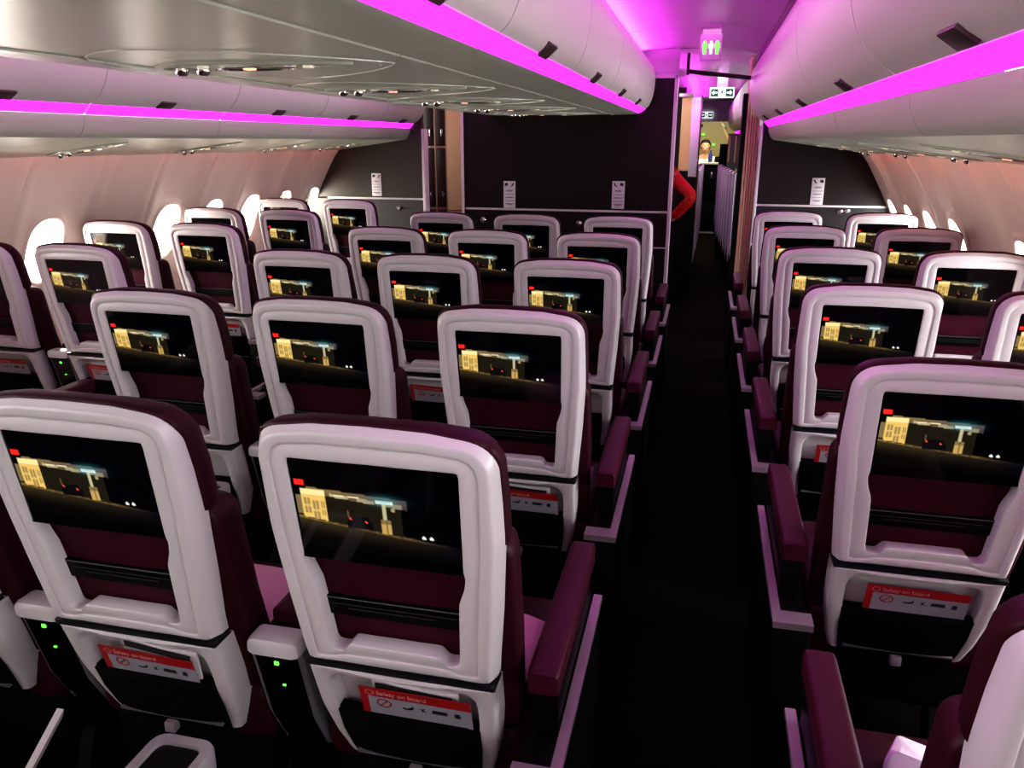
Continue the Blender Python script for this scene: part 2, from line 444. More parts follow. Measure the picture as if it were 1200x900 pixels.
def make_seat(bank, row, col):
    x = COLX[bank][col]; y = ROWY[bank]+PITCH*row
    t = thing('airline_seat', seat_label(bank, row, col), 'seat', (x, y, 0), 0, f"seats of the {bank} block")
    link('back_shell', ME_SHELL, t)
    s = link('screen', ME_SCREEN, t); link('display', ME_DISPLAY, s)
    link('recess_panel', ME_RECESS, t)
    l = link('tablet_ledge', ME_LEDGE, t); link('ledge_edge', ME_LEDGEEDGE, l); [link('text_line', m_, l) for m_ in ME_LEDGETEXT]
    link('hinge_strip', ME_HINGE, t)
    link('lower_shell', ME_ARCH, t); link('alcove_panel', ME_ALCOVE, t)
    p = link('literature_pocket', ME_POCKET, t); link('pocket_edge', ME_TRAYLINE, p); link('table_latch', ME_TRAYLATCH, p)
    link('headrest', ME_HEADREST, t); link('back_cushion', ME_BACKCUSH, t); link('seat_cushion', ME_SEAT, t)
    link('seat_base', ME_BASE, t)
    for m in ME_LEGS: link('leg', m, t)
    a = AISLE.get((bank, col))
    if a:
        q = link('armrest_pad', ARM[a]['pad'], t); link('armrest_support', ARM[a]['support'], q)
        c = link('side_console', ARM[a]['console'], t); b = link('edge_bar', ARM[a]['bar'], c)
    return t

SEATS = [('middle', r, c) for r in range(5) for c in range(3)] + [('left', r, 1) for r in range(1, 6)] + [('left', r, 0) for r in range(2, 6)] \
      + [('right', r, 0) for r in range(-1, 5)] + [('right', r, 1) for r in range(1, 5)]
for a in SEATS: make_seat(*a)

# consoles between neighbouring seats
def console_meshes():
    o = {}
    side = rpoly([(.135, .640, .01), (.185, .44, .05), (.25, .30, .03), (.70, .30, .02), (.79, .55, .02), (.79, .640, .01)], 4)
    o['body'] = MB().prism(side, 'x', -.056, .056).mesh('console_body', 'black')
    cap = rpoly([(-.060, .628, .008), (.060, .628, .008), (.060, .664, .018), (-.060, .664, .018)], 5)
    def rr(y, k): return [(p.x*k, y, .628+(p.y-.628)*k) for p in cap]
    o['cap'] = MB().loft([rr(.122, .80), rr(.126, .95), rr(.136, 1), rr(.172, 1), rr(.178, .98)]).mesh('console_cap', 'capgrey')
    pad = rpoly([(-.048, .638, .006), (.048, .638, .006), (.048, .680, .014), (-.048, .680, .014)], 4)
    o['pad'] = MB().loft([[(p.x*k, y, .638+(p.y-.638)*k) for p in pad] for y, k in ((.21, .9), (.218, 1), (.60, 1), (.61, .93))]).mesh('armrest_pad', 'maroon_pad')
    mb = MB()
    ft = rpoly([(-.060, .625, .02), (.060, .625, .02), (.060, .815, .03), (-.060, .815, .03)], 6)
    fi = rpoly([(-.042, .645, .012), (.042, .645, .012), (.042, .795, .02), (-.042, .795, .02)], 6)
    mb.loft([[(p.x, p.y, .620) for p in ft], [(p.x, p.y, .655) for p in ft], [(p.x*.96, .72+(p.y-.72)*.98, .662) for p in ft], [(p.x, p.y, .662) for p in fi], [(p.x, p.y, .652) for p in fi]])
    o['front'] = mb.mesh('table_stowage_rim', 'silver')
    o['inset'] = MB().loft([[(p.x*.98, .72+(p.y-.72)*.98, z) for p in fi] for z in (.6525, .656)]).mesh('table_stowage_lid', 'black')
    # sloping socket panel on the face towards the row behind
    def face(z): return interp([(.30, .25), (.44, .185), (.64, .135)], z)
    o['panel'] = MB().loft([[(-.047, face(z)-.004, z), (.047, face(z)-.004, z), (.047, face(z)+.004, z), (-.047, face(z)+.004, z)] for z in (.36, .44, .54, .625)]).mesh('socket_panel', 'bezel')
    mb = MB(); z = .600; mb.box(-.007, .003, face(z)-.0065, face(z)-.0035, z-.0045, z+.0045, bev=.001)
    o['led'] = mb.mesh('indicator_light', 'green')
    mb = MB(); z = .535; mb.box(-.002, .005, face(z)-.0065, face(z)-.0035, z-.002, z+.002, bev=.0006)
    o['led2'] = mb.mesh('indicator_light', 'green')
    rails = []
    for s in (-1, 1):
        rails.append(MB().loft([[(s*.050, face(z)-.004, z), (s*.060, face(z)+.002, z), (s*.060, face(z)+.05, z), (s*.050, face(z)+.04, z)] for z in (.33, .44, .54, .632)]).mesh('side_rail', 'greyplastic'))
    o['rails'] = rails
    o['brace'] = MB().loft([[(-.009, y, z), (.009, y, z), (.009, y+.004, z+.014), (-.009, y+.004, z+.014)] for y, z in ((-.06, .235), (.04, .302), (.135, .365))]).mesh('leg_brace', 'capgrey')
    return o
CON = console_meshes()
def make_console(bank, row, c0, c1, where):
    x = (COLX[bank][c0]+COLX[bank][c1])/2; y = ROWY[bank]+PITCH*row
    if row < 0: lab = "silver-rimmed console end in front of the nearest middle row"
    else: lab = f"white-capped console, {bank} block, between {where}, {ordinal(LASTROW[bank]-row+1)} row from bulkhead"
    t = thing('seat_console', lab, 'console', (x, y, 0), 0, f"consoles between seats of the {bank} block")
    b = link('console_body', CON['body'], t)
    for r in CON['rails']: link('side_rail', r, b)
    p = link('socket_panel', CON['panel'], t); link('indicator_light', CON['led'], p); link('indicator_light', CON['led2'], p)
    link('console_cap', CON['cap'], t); link('armrest_pad', CON['pad'], t)
    f = link('table_stowage_rim', CON['front'], t); link('table_stowage_lid', CON['inset'], f)
    if bank == 'middle' and c0 == 0 and row == 0: link('leg_brace', CON['brace'], t)
make_console('middle', -1, 1, 2, 'centre and right seats')
for r in range(5):
    make_console('middle', r, 0, 1, 'left and centre seats'); make_console('middle', r, 1, 2, 'centre and right seats')
for r in range(2, 6): make_console('left', r, 0, 1, 'the pair')
for r in range(1, 5): make_console('right', r, 0, 1, 'the pair')

# ------------------------------------------------------------------ safety cards and magazines in the pockets
def card_mesh():
    hw, h = .115, .150; vs = []; fs = []; fm = []
    mb = MB()
    # front: red header, grey body as one slab
    for (z0, z1, mi) in ((0, -.026, 0), (-.026, -h, 1)):
        pass
    V = [(-hw, -.0012, 0), (hw, -.0012, 0), (-hw, -.0012, -.024), (hw, -.0012, -.024), (-hw, -.0012, -h), (hw, -.0012, -h),
         (-hw, .0012, 0), (hw, .0012, 0), (-hw, .0012, -h), (hw, .0012, -h), (-hw+.016, -.0012, -.024), (-hw+.016, -.0012, -h)]
    F = [(0, 1, 3, 10, 2), (2, 10, 11, 4), (10, 3, 5, 11), (6, 7, 9, 8), (0, 1, 7, 6), (4, 11, 5, 9, 8), (0, 2, 4, 8, 6), (1, 3, 5, 9, 7)]
    return mesh_from('safety_card', V, F, ['red', 'cardgrey'], [0, 0, 1, 0, 0, 0, 0, 1])
ME_CARD = card_mesh()
def ring_mesh(name, r, t, m, cx, cz, bar=True):
    n = 24; V = []; F = []
    for i in range(n):
        a = 2*PI*i/n
        for q in (r, r-t): V.append((cx+q*1.25*math.cos(a), -.0018, cz+q*math.sin(a)))
    for i in range(n): j = (i+1) % n; F.append((2*i, 2*j, 2*j+1, 2*i+1))
    if bar: # diagonal bar shares the ring's own vertices
        F.append((2*3+1, 2*4+1, 2*15+1, 2*16+1))
    return mesh_from(name, V, F, [m])
ME_NOSMOKE = ring_mesh('no_smoking_mark', .013, .0028, 'red', -.066, -.041)
def flat(name, polys, m, y=-.0018):
    mb = MB()
    for p in polys: mb.add([(a, y, b) for a, b in p], [tuple(range(len(p)))])
    return mb.mesh(name, m)
ME_PICTOS = [flat('pictogram', [[(-.030, -.047), (-.024, -.043), (-.018, -.045), (-.008, -.040), (-.007, -.036), (-.004, -.038), (-.005, -.046), (-.012, -.049), (-.022, -.049)]], 'ink'),
             flat('pictogram', [[(.008, -.036), (.013, -.040), (.020, -.036), (.017, -.043), (.024, -.048), (.016, -.047), (.010, -.047), (.013, -.043)]], 'ink'),
             flat('pictogram', [[(.036, -.037), (.064, -.037), (.066, -.041), (.066, -.048), (.034, -.048), (.034, -.041)]], 'ink'),
             flat('pictogram', [[(.084, -.036), (.090, -.036), (.092, -.038), (.092, -.050), (.080, -.050), (.080, -.038)]], 'ink')]
ME_LOGO = ring_mesh('round_mark', .0075, .0016, 'lettering', -.094, -.012, bar=False)
def text_curve(body, size):
    cu = bpy.data.curves.new('lettering', 'FONT'); cu.body = body; cu.size = size; cu.materials.append(M['lettering']); cu.extrude = .0002
    o = bpy.data.objects.new('lettering', cu); C.objects.link(o)
    me = bpy.data.meshes.new_from_object(o.evaluated_get(bpy.context.evaluated_depsgraph_get()))
    bpy.data.objects.remove(o); bpy.data.curves.remove(cu); me.name = 'lettering'
    if not me.materials: me.materials.append(M['lettering'])
    return me
CU_SAFE = text_curve('Safety on board', .0165)
def card_at(bank, row, col, u=.012, tilt=0.03, up=0.0):
    x = COLX[bank][col]; y = ROWY[bank]+PITCH*row
    p = sp(u, -.518+up, -.006)
    lab = f"red safety card, {bank} block, {COLNAME[bank][col]} seat, {ordinal(LASTROW[bank]-row+1)} row from bulkhead"
    o = link('safety_card', ME_CARD, None, (x+p.x, y+p.y, p.z)); o.rotation_euler = (-.26+.02, tilt, 0)
    o.rotation_euler = (.27, tilt, 0)
    tag(o, lab, 'safety card', 'safety cards in the seat pockets')
    t = link('lettering', CU_SAFE, o, (-.080, -.0016, -.0175)); t.rotation_euler = (PI/2, 0, 0)
    link('no_smoking_mark', ME_NOSMOKE, o); link('round_mark', ME_LOGO, o)
    for m in ME_PICTOS: link('pictogram', m, o)
for a in (('middle', 0, 2, .022, .01, -.004), ('middle', 0, 1, .0, .03, -.012), ('middle', 1, 2, .02, .02, -.002), ('middle', 2, 1, .0, .03, 0), ('middle', 1, 1, .01, .02, 0),
          ('right', 0, 0, .012, .012, .0), ('right', 1, 0, .012, .0, -.006), ('left', 2, 0, .0, .01, .0), ('left', 2, 1, .01, .02, .0), ('left', 3, 1, .0, .03, 0), ('right', 2, 0, .012, .0, -.006), ('left', 1, 1, .0, .0, 0)):
    card_at(*a)
def magazine_at(bank, row, col, u, up, tilt):
    x = COLX[bank][col]; y = ROWY[bank]+PITCH*row; p = sp(u, -.512+up, -.020)
    rows = []
    mb = MB()
    nn = 6; prof = [(-.09+.18*i/nn, .006*math.sin(PI*i/nn)) for i in range(nn+1)]
    mb.loft([[(a, -b, z) for a, b in prof]+[(a, -b+.005, z) for a, b in reversed(prof)] for z in (0, -.05, -.12)])
    o = link('magazine', mb.mesh('magazine', 'paper'), None, (x+p.x, y+p.y, p.z)); o.rotation_euler = (.24, tilt, 0)
    tag(o, f"magazine behind safety card, {bank} block, {COLNAME[bank][col]}, {ordinal(LASTROW[bank]-row+1)} row from bulkhead", 'magazine')
    c = link('cover_strip', flat('cover_strip', [[(-.08, -.006), (.08, -.006), (.08, -.026), (-.08, -.026)]], 'ink', -.0072), o)
magazine_at('middle', 0, 2, .02, .004, .06); magazine_at('middle', 0, 1, .03, .006, .10); magazine_at('middle', 1, 2, .02, .01, .04)

# pillows lying on some seats
def pillow_mesh(w, d, h):
    V = []; F = []; n = 14
    for s in (1, -1):
        for j in range(n+1):
            for i in range(n+1):
                a, b = 2*i/n-1, 2*j/n-1
                k = (max(0, 1-abs(a)**2.6)*max(0, 1-abs(b)**2.6))**.45
                V.append((a*w/2*(1-.06*b*b), b*d/2*(1-.06*a*a), s*h/2*k))
        o = (n+1)**2*(0 if s == 1 else 1)
        for j in range(n):
            for i in range(n):
                q = o+j*(n+1)+i; F.append((q, q+1, q+n+2, q+n+1))
    me = mesh_from('pillow', V, F, ['pillow'])
    bm = bmesh.new(); bm.from_mesh(me); bmesh.ops.remove_doubles(bm, verts=bm.verts, dist=.0005); bmesh.ops.recalc_face_normals(bm, faces=bm.faces); bm.to_mesh(me); bm.free()
    me.shade_smooth(); return me
ME_PIL = pillow_mesh(.34, .24, .10)
for bank, row, col, dx, dy in (('middle', 0, 1, .03, .445), ('middle', 0, 2, .05, .40), ('middle', 1, 0, .05, .44), ('middle', 1, 1, -.03, .44), ('left', 1, 1, .0, .46), ('middle', 1, 2, .03, .40)):
    o = link('pillow', ME_PIL, None, (COLX[bank][col]+dx, ROWY[bank]+PITCH*row+dy, .532)); o.rotation_euler = (.05, 0, .08*random.uniform(-1, 1))
    tag(o, f"pale pink pillow, {bank} block, {COLNAME[bank][col]} seat, {ordinal(LASTROW[bank]-row+1)} row from bulkhead", 'pillow', 'pillows on the seats')
# wrapped kit on the nearest right aisle seat
V = MB()
wr = rpoly([(-.07, -.055, .015), (.06, -.06, .02), (.075, .05, .02), (-.06, .06, .02)], 4)
V.loft([[(p.x*k*.62, p.y*k*.62+sh, z) for p in wr] for k, z, sh in ((.95, 0, 0), (1.02, .012, 0), (1, .032, .004), (.86, .05, .01), (.5, .058, .0))])
o = link('wrapped_kit', V.mesh('wrapped_kit', 'white'), None, (.452, 1.36, .491)); o.rotation_euler = (0, 0, -.35)
tag(o, 'small white wrapped kit lying on the nearest right-hand aisle seat', 'kit bag')

# ------------------------------------------------------------------ cabin shell
CX = -1.085      # centre line of the cabin
Z = lambda r: CAMZ+r
Y0, Y1 = -3.0, 16.8
struct('floor', MB().box(-4.2, 2.1, Y0, Y1, -.1, 0).mesh('floor', 'carpet'))
# sidewall section (offset from the centre line, height relative to the camera)
WALL = [(2.222, -.034), (2.245, -.080), (2.30, -.15), (2.365, -.26), (2.43, -.38), (2.49, -.50), (2.545, -.63), (2.59, -.78), (2.615, -.95), (2.62, -1.10), (2.60, -1.30), (2.54, -1.55), (2.50, -1.641)]
SL = [0]
for a, b in zip(WALL, WALL[1:]): SL.append(SL[-1]+math.hypot(b[0]-a[0], b[1]-a[1]))
def wall_pt(side, s, y, off):
    """point of the sidewall, off = towards the cabin"""
    s = max(0, min(SL[-1]-1e-6, s)); j = max(i for i in range(len(SL)-1) if SL[i] <= s); u = (s-SL[j])/(SL[j+1]-SL[j])
    a, b = WALL[j], WALL[j+1]; x = a[0]+(b[0]-a[0])*u; z = a[1]+(b[1]-a[1])*u
    def nrm(k):
        k = max(0, min(len(WALL)-2, k)); p, q = WALL[k], WALL[k+1]; L = math.hypot(q[0]-p[0], q[1]-p[1]); return ((q[1]-p[1])/L, -(q[0]-p[0])/L)
    n0, n1 = nrm(j), nrm(j+1 if u > .5 else j-1); t = abs(u-.5)
    nx, nz = n0[0]*(1-t)+n1[0]*t, n0[1]*(1-t)+n1[1]*t
    return Vector((CX+side*(x+nx*off), y, Z(z+nz*off)))
SWIN = .64       # arc position of the window centres
def rib(y, yc, hp):
    t = max(0, min(1, (abs(y-yc)-hp*.52)/(hp*.36))); t = t*t*(3-2*t)
    e = max(0, min(1, (abs(y-yc)-hp*.985)/(hp*.015)))
    return .022*t-.014*e
def win_panel(side, yc, hp):
    n = 72; S = SL[-1]; angs = [2*PI*i/n for i in range(n)]
    for cs, cy in ((-SWIN, hp), (-SWIN, -hp), (S-SWIN, hp), (S-SWIN, -hp)):
        a = math.atan2(cs, cy) % (2*PI); k = min(range(n), key=lambda i: abs((angs[i]-a+PI) % (2*PI)-PI)); angs[k] = a
    rect = []; hole = []
    for a in angs:
        c, s = math.cos(a), math.sin(a)
        t = min(hp/abs(c) if abs(c) > 1e-9 else 1e9, ((S-SWIN)/s if s > 0 else SWIN/-s) if abs(s) > 1e-9 else 1e9)
        rect.append((t*s, t*c))
        r = 1/((abs(c)/.128)**2.6+(abs(s)/.190)**2.6)**(1/2.6)
        hole.append((r*s, r*c))
    rings = []
    for t, extra in ((0, 0), (.12, 0), (.25, 0), (.4, 0), (.55, 0), (.7, 0), (.82, 0), (.88, 0), (.93, .0), (.955, .008), (.985, .008), (1, .0), (1.02, -.015), (1.08, -.045), (1.1, -.062)):
        r = []
        for (a, b), (c, d) in zip(rect, hole):
            # keep the rim an even width round the hole
            s_ = a+(c-a)*t; y_ = b+(d-b)*t
            if t > 1: k = 1-(t-1)*1.0; s_, y_ = c*k, d*k
            if t > .88 and t < 1: 
                k = 1+(1-t)*3.4; s_, y_ = c*k, d*k
            r.append(wall_pt(side, SWIN+s_, yc+y_, rib(yc+y_, yc, hp)*(1 if t < .9 else 1)+extra))
        rings.append(r)
    return MB().loft(rings, cap0=False, cap1=False).mesh('wall_panel', 'wall', sharp=50)
def pane_mesh(side, yc):
    n = 40; ring = []
    for i in range(n):
        a = 2*PI*i/n; c, s = math.cos(a), math.sin(a); r = 1/((abs(c)/.120)**2.6+(abs(s)/.172)**2.6)**(1/2.6)
        ring.append((r*s, r*c))
    return MB().loft([[wall_pt(side, SWIN+s, yc+y, off) for s, y in ring] for off in (-.058, -.061)]).mesh('pane', 'glass')
def blank_panel(side, ya, yb):
    ns, ny = 24, 16; V = []; F = []; yc, hp = (ya+yb)/2, (yb-ya)/2
    for i in range(ns+1):
        for j in range(ny+1):
            y = ya+(yb-ya)*j/ny; V.append(wall_pt(side, SL[-1]*i/ns, y, rib(y, yc, hp)))
    for i in range(ns):
        for j in range(ny): q = i*(ny+1)+j; F.append((q, q+1, q+ny+2, q+ny+1))
    return mesh_from('wall_panel', V, F, ['wall'])
wn = 1; WINS = []
def build_side(side, name, wins, y_lo, y_hi):
    global wn
    hp = .265; ys = sorted(wins); edge = y_lo
    for w in ys:
        if w-hp > edge+.08: struct(name, blank_panel(side, edge-.004, w-hp+.004))
        struct(name, win_panel(side, w, hp+.004))
        ow = struct(f'window_{wn}', pane_mesh(side, w)); wn += 1; WINS.append((side, w))
        edge = w+hp
    if y_hi > edge+.02: struct(name, blank_panel(side, edge, y_hi))
build_side(-1, 'wall_left', [3.78-.53*k for k in (1, 3, 4, 6, 8)]+[3.78, 4.85, 5.38, 5.91, 6.44, 6.97-.0], Y0, 7.3)
build_side(1, 'wall_right', [6.62, 6.08, 5.54, 4.98, 3.92, 3.39, 2.33, 1.80, .74, -.3, -1.4], Y0, 6.95)
struct('wall_back', MB().box(-4.2, 2.1, Y0-.1, Y0, 0, 2.6).mesh('wall_back', 'wall'))
# lid over bins and ceiling, and the outer skin ahead of the bulkheads
struct('roof', MB().box(-4.2, 2.1, Y0-.1, Y1+.1, 2.62, 2.70).mesh('roof', 'bulk'))
struct('wall_left_forward', MB().box(-4.25, -3.9, 7.3, Y1, 0, 2.62).mesh('wall_left_forward', 'bulk'))
struct('wall_right_forward', MB().box(1.75, 2.1, 6.95, Y1, 0, 2.62).mesh('wall_right_forward', 'bulk'))
for s, n, y1 in ((-1, 'light_stop_left', 7.3), (1, 'light_stop_right', 6.95)):   # unseen shelves that stop outside light leaking in above each sidewall
    xa, xb = CX+s*2.25, CX+s*3.2
    struct(n, MB().box(min(xa, xb), max(xa, xb), Y0, y1, Z(-.06), Z(-.03)).mesh(n, 'bulk'))

# aisle ceilings
def arch_ceiling(side, y0, y1, name, m='ceil'):
    prof = [(-.70, .590), (-.5, .618), (-.36, .628), (-.2, .634), (-.05, .634), (.10, .624), (.22, .604), (.31, .580)]
    P = prof if side > 0 else [(2*CX-x, z) for x, z in prof]
    k = 0
    L = []
    step = 1.02; y = y0
    while y < y1-.01:
        e = min(y+step, y1)
        poly = [(x, Z(z)) for x, z in P]+[(x, Z(z+.03)) for x, z in reversed(P)]
        struct(name, MB().prism(poly, 'y', y+.004, e-.004).mesh(name, m)); y = e
    struct(name, MB().prism([(x, Z(z+.012)) for x, z in P]+[(x, Z(z+.05)) for x, z in reversed(P)], 'y', y0, y1).mesh(name, m))
arch_ceiling(1, -2.0, 6.2, 'ceiling'); arch_ceiling(-1, -2.0, 7.1, 'ceiling')
# rail between the ceiling and the right bins
struct('trim_1', MB().box(.300, .322, -2, 6.8, Z(.548), Z(.590)).mesh('trim_1', 'latch'))
struct('trim_2', MB().box(.330, .350, -2, 6.8, Z(.535), Z(.575)).mesh('trim_2', 'ceil'))

# ------------------------------------------------------------------ overhead bins
def thick(profile, t):
    """open (x,z) profile -> closed band of thickness t on its left side"""
    out = []
    n = len(profile)
    for i, p in enumerate(profile):
        a = profile[max(0, i-1)]; b = profile[min(n-1, i+1)]; dx, dz = b[0]-a[0], b[1]-a[1]; L = math.hypot(dx, dz)
        out.append((p[0]-dz/L*t, p[1]+dx/L*t))
    return list(profile)+out[::-1]
def smooth(profile, k=3):
    pts = [Vector(p) for p in profile]; out = []
    for i in range(len(pts)-1):
        p0 = pts[max(0, i-1)]; p1 = pts[i]; p2 = pts[i+1]; p3 = pts[min(len(pts)-1, i+2)]
        for j in range(k):
            t = j/k
            out.append(tuple(.5*((2*p1)+(p2-p0)*t+(2*p0-5*p1+4*p2-p3)*t*t+(3*p1-p0-3*p2+p3)*t**3)))
    out.append(tuple(pts[-1])); return out
def band(profile, y0, y1, name, m, t=.018, sgn=1, gap=.004, sx=0):
    poly = [(p[0], Z(p[1])) for p in thick(profile, t*sgn)]
    rings = []
    g = gap
    for y, k in ((y0+g, 0), (y1-g, 0)): rings.append([(x, y, z) for x, z in poly])
    return MB().loft(rings).mesh(name, m)
mx = lambda prof: [(2*CX-x, z) for x, z in prof]
# centre bins, right half profile (camera-relative)
C_DOOR = smooth([(-.462, .226), (-.437, .25), (-.415, .30), (-.404, .36), (-.400, .43), (-.408, .475), (-.424, .518), (-.455, .545)])
C_STRIP = [(-.508, .1945), (-.486, .206), (-.460, .224)]
C_UNDER = [(-.7005, .1885), (-.700, .183), (-.694, .183), (-.691, .1868)] + smooth([(-.685, .187), (-.62, .187), (-.56, .1880), (-.525, .1905), (-.506, .1955)])
C_CHAN = [(-1.468, .189), (-1.085, .187), (-.702, .189)]
R_DOOR = smooth([(.412, .148), (.365, .18), (.322, .235), (.298, .30), (.287, .37), (.284, .44), (.295, .51), (.32, .56), (.36, .60)])
R_STRIP = [(.449, .107), (.432, .126), (.413, .146)]
R_UNDER = smooth([(.498, .012), (.478, .028), (.464, .050), (.453, .078), (.449, .106)])
R_PSU = [(.500, .0115), (1.185, -.0855)]
def latch_mesh(cx, cz, ang):
    mb = MB(); mb.box(-.006, .006, -.055, .055, -.024, .024, bev=.004)
    me = mb.mesh('latch', 'latch')
    return me
ME_LATCH = latch_mesh(0, 0, 0)
def add_latch(t, x, z, y, tilt):
    o = link('latch', ME_LATCH, t, (x, y, Z(z))); o.rotation_euler = (0, tilt, 0)
def side_bin(side, y0, y1, yl, label):
    f = (lambda p: p) if side > 0 else mx
    s = 1 if side > 0 else -1
    t = thing('overhead_bin', label, 'overhead bin', (0, 0, 0), 0, 'overhead bins of the %s side' % ('right' if side > 0 else 'left'))
    link('bin_door', band(f(R_DOOR), y0, y1, 'bin_door', 'bin', .02, -s, .0035), t)
    link('light_strip', band(f(R_STRIP), y0, y1, 'light_strip', 'pink', .012, -s, .006), t)
    link('under_panel', band(f(R_UNDER), y0, y1, 'under_panel', 'under', .015, -s, .0025), t)
    link('service_channel', band(f(R_PSU), y0, y1, 'service_channel', 'psu', .015, s, .0015), t)
    x = .385 if side > 0 else 2*CX-.385
    add_latch(t, x, .163, yl, -.97*s)
    return t
RB = [.95, 2.12, 3.29, 4.46, 5.61, 6.795]; RL = [1.53, 2.71, 3.88, 5.05, 6.17]
for i in range(5): side_bin(1, RB[i], RB[i+1], RL[i], f"white overhead bin with magenta light strip, right side, {ordinal(5-i)} back from the bulkhead")
LBb = [1.0, 2.08, 3.08, 4.10, 5.17, 6.23, 7.095]; LLl = [1.55, 2.60, 3.56, 4.64, 5.71, 6.75]
for i in range(6): side_bin(-1, LBb[i], LBb[i+1], LLl[i], f"white overhead bin with magenta light strip, left side, {ordinal(6-i)} back from the bulkhead")
CBb = [-.20, .86, 1.83, 2.82, 3.83, 4.84, 6.195]; CLl = [.36, 1.36, 2.31, 3.32, 4.34, 5.34]
for i in range(6):
    y0, y1 = CBb[i], CBb[i+1]
    t = thing('overhead_bin', f"white double-sided overhead bin over the middle seats, {ordinal(6-i)} back from the bulkhead", 'overhead bin', (0, 0, 0), 0, 'overhead bins over the middle seats')
    for s in (1, -1):
        f = (lambda p: p) if s > 0 else mx
        link('bin_door', band(f(C_DOOR), y0, y1, 'bin_door', 'bin', .02, s, .0035), t)
        link('light_strip', band(f(C_STRIP), y0, y1, 'light_strip', 'pink', .012, s, .004), t)
        link('under_panel', band(f(C_UNDER), y0, y1, 'under_panel', 'under', .012, s, .0015), t)
        x = -.447 if s > 0 else 2*CX+.447
        add_latch(t, x, .238, CLl[i], .85*s)
    link('service_channel', band(C_CHAN, y0, y1, 'service_channel', 'psu', .014, 1, .001), t)

# passenger service units under the bins
def lens_poly(L, W, n=28):
    out = []
    for i in range(n):
        a = 2*PI*i/n; c, s = math.cos(a), math.sin(a)
        out.append(Vector((L*c*abs(c)**.15, W*s*abs(s)**.5*(1-.25*c))))
    return out
def psu_meshes():
    o = {}
    lp = lens_poly(.29, .105)
    def sc_(k, z): return [(p.x*k, p.y*k, z) for p in lp]
    mb = MB(); mb.loft([sc_(1, .004), sc_(1, -.003), sc_(.96, -.006), sc_(.91, -.006), sc_(.88, -.002), sc_(.5, -.0035), sc_(.1, -.004)])
    o['plate'] = mb.mesh('unit_plate', 'psu', sharp=40)
    el = [(.115*math.cos(2*PI*i/28)+.02, .052*math.sin(2*PI*i/28)) for i in range(28)]
    mb = MB(); mb.loft([[(x, y, -.002) for x, y in el], [(x, y, -.008) for x, y in el], [(.02+(x-.02)*.88, y*.85, -.010) for x, y in el], [(.02+(x-.02)*.84, y*.8, -.005) for x, y in el]])
    o['rim'] = mb.mesh('lamp_rim', 'chrome')
    mb = MB(); mb.loft([[(.02+(x-.02)*.83, y*.79, z) for x, y in el] for z in (-.003, -.0065)])
    o['lens'] = mb.mesh('lamp_lens', 'psudark')
    o['sign'] = MB().box(-.018, .010, -.011, .011, -.0115, -.006, bev=.002).mesh('lit_sign', 'amber')
    mb = MB(); mb.loft([[(.019*k*math.cos(2*PI*i/18), .019*k*math.sin(2*PI*i/18), z) for i in range(18)] for k, z in ((1, -.003), (1, -.010), (.8, -.018), (.55, -.022))])
    o['vent'] = mb.mesh('air_vent', 'chrome')
    mb = MB(); mb.loft([[(.015*k*math.cos(2*PI*i/16), .015*k*math.sin(2*PI*i/16), z) for i in range(16)] for k, z in ((1, -.003), (.95, -.009), (.6, -.010))])
    o['light'] = mb.mesh('reading_light', 'lampwarm')
    o['slot'] = MB().box(-.030, .030, -.004, .004, -.008, -.003, bev=.0015).mesh('speaker_slot', 'chrome')
    la = lens_poly(.40, .40, 40); R = []
    for k, z in ((1.006, -.0002), (1.004, -.003), (.996, -.003), (.994, -.0002)): R.append([(p.x*k, p.y*k, z) for p in la])
    o['outline'] = MB().loft(R, cap0=False, cap1=False).mesh('panel_outline', 'psu')
    return o
PSU = psu_meshes()
def service_unit(x, y, z, tilt, label, k=1.0, rz=0.0):
    t = thing('service_unit', label, 'service unit', (x, y, Z(z)), 0, 'service units under the bins'); t.rotation_euler = (0, tilt, rz); t.scale = (k, k, 1)
    p = link('unit_plate', PSU['plate'], t)
    if z > .1: link('panel_outline', PSU['outline'], t)
    r = link('lamp_rim', PSU['rim'], t); link('lamp_lens', PSU['lens'], r); link('lit_sign', PSU['sign'], r)
    for dx, dy in ((-.155, .02), (-.215, .012)): link('air_vent', PSU['vent'], t, (dx, dy, 0))
    for dx, dy in ((.165, .0), (-.115, -.040)): link('reading_light', PSU['light'], t, (dx, dy, 0))
    link('speaker_slot', PSU['slot'], t, (.205, .0, 0)); link('speaker_slot', PSU['slot'], t, (-.105, .050, 0))
for i, y in enumerate((1.98, 2.98, 3.92, 4.88, 5.85)):
    service_unit(-1.16, y, .1855, 0, f"oval service unit with reading lights under middle bins, {ordinal(5-i)} back from the bulkhead", .98)
for i, y in enumerate((2.70, 3.72, 4.80, 5.85)):
    service_unit(.86, y, -.0405, -.141, f"oval service unit under the right bins, {ordinal(4-i)} back from the bulkhead", .85, PI)
for i, y in enumerate((3.55, 4.58, 5.55, 6.45)):
    service_unit(2*CX-.86, y, -.0405, -.141, f"oval service unit under the left bins, {ordinal(4-i)} back from the bulkhead", .85)

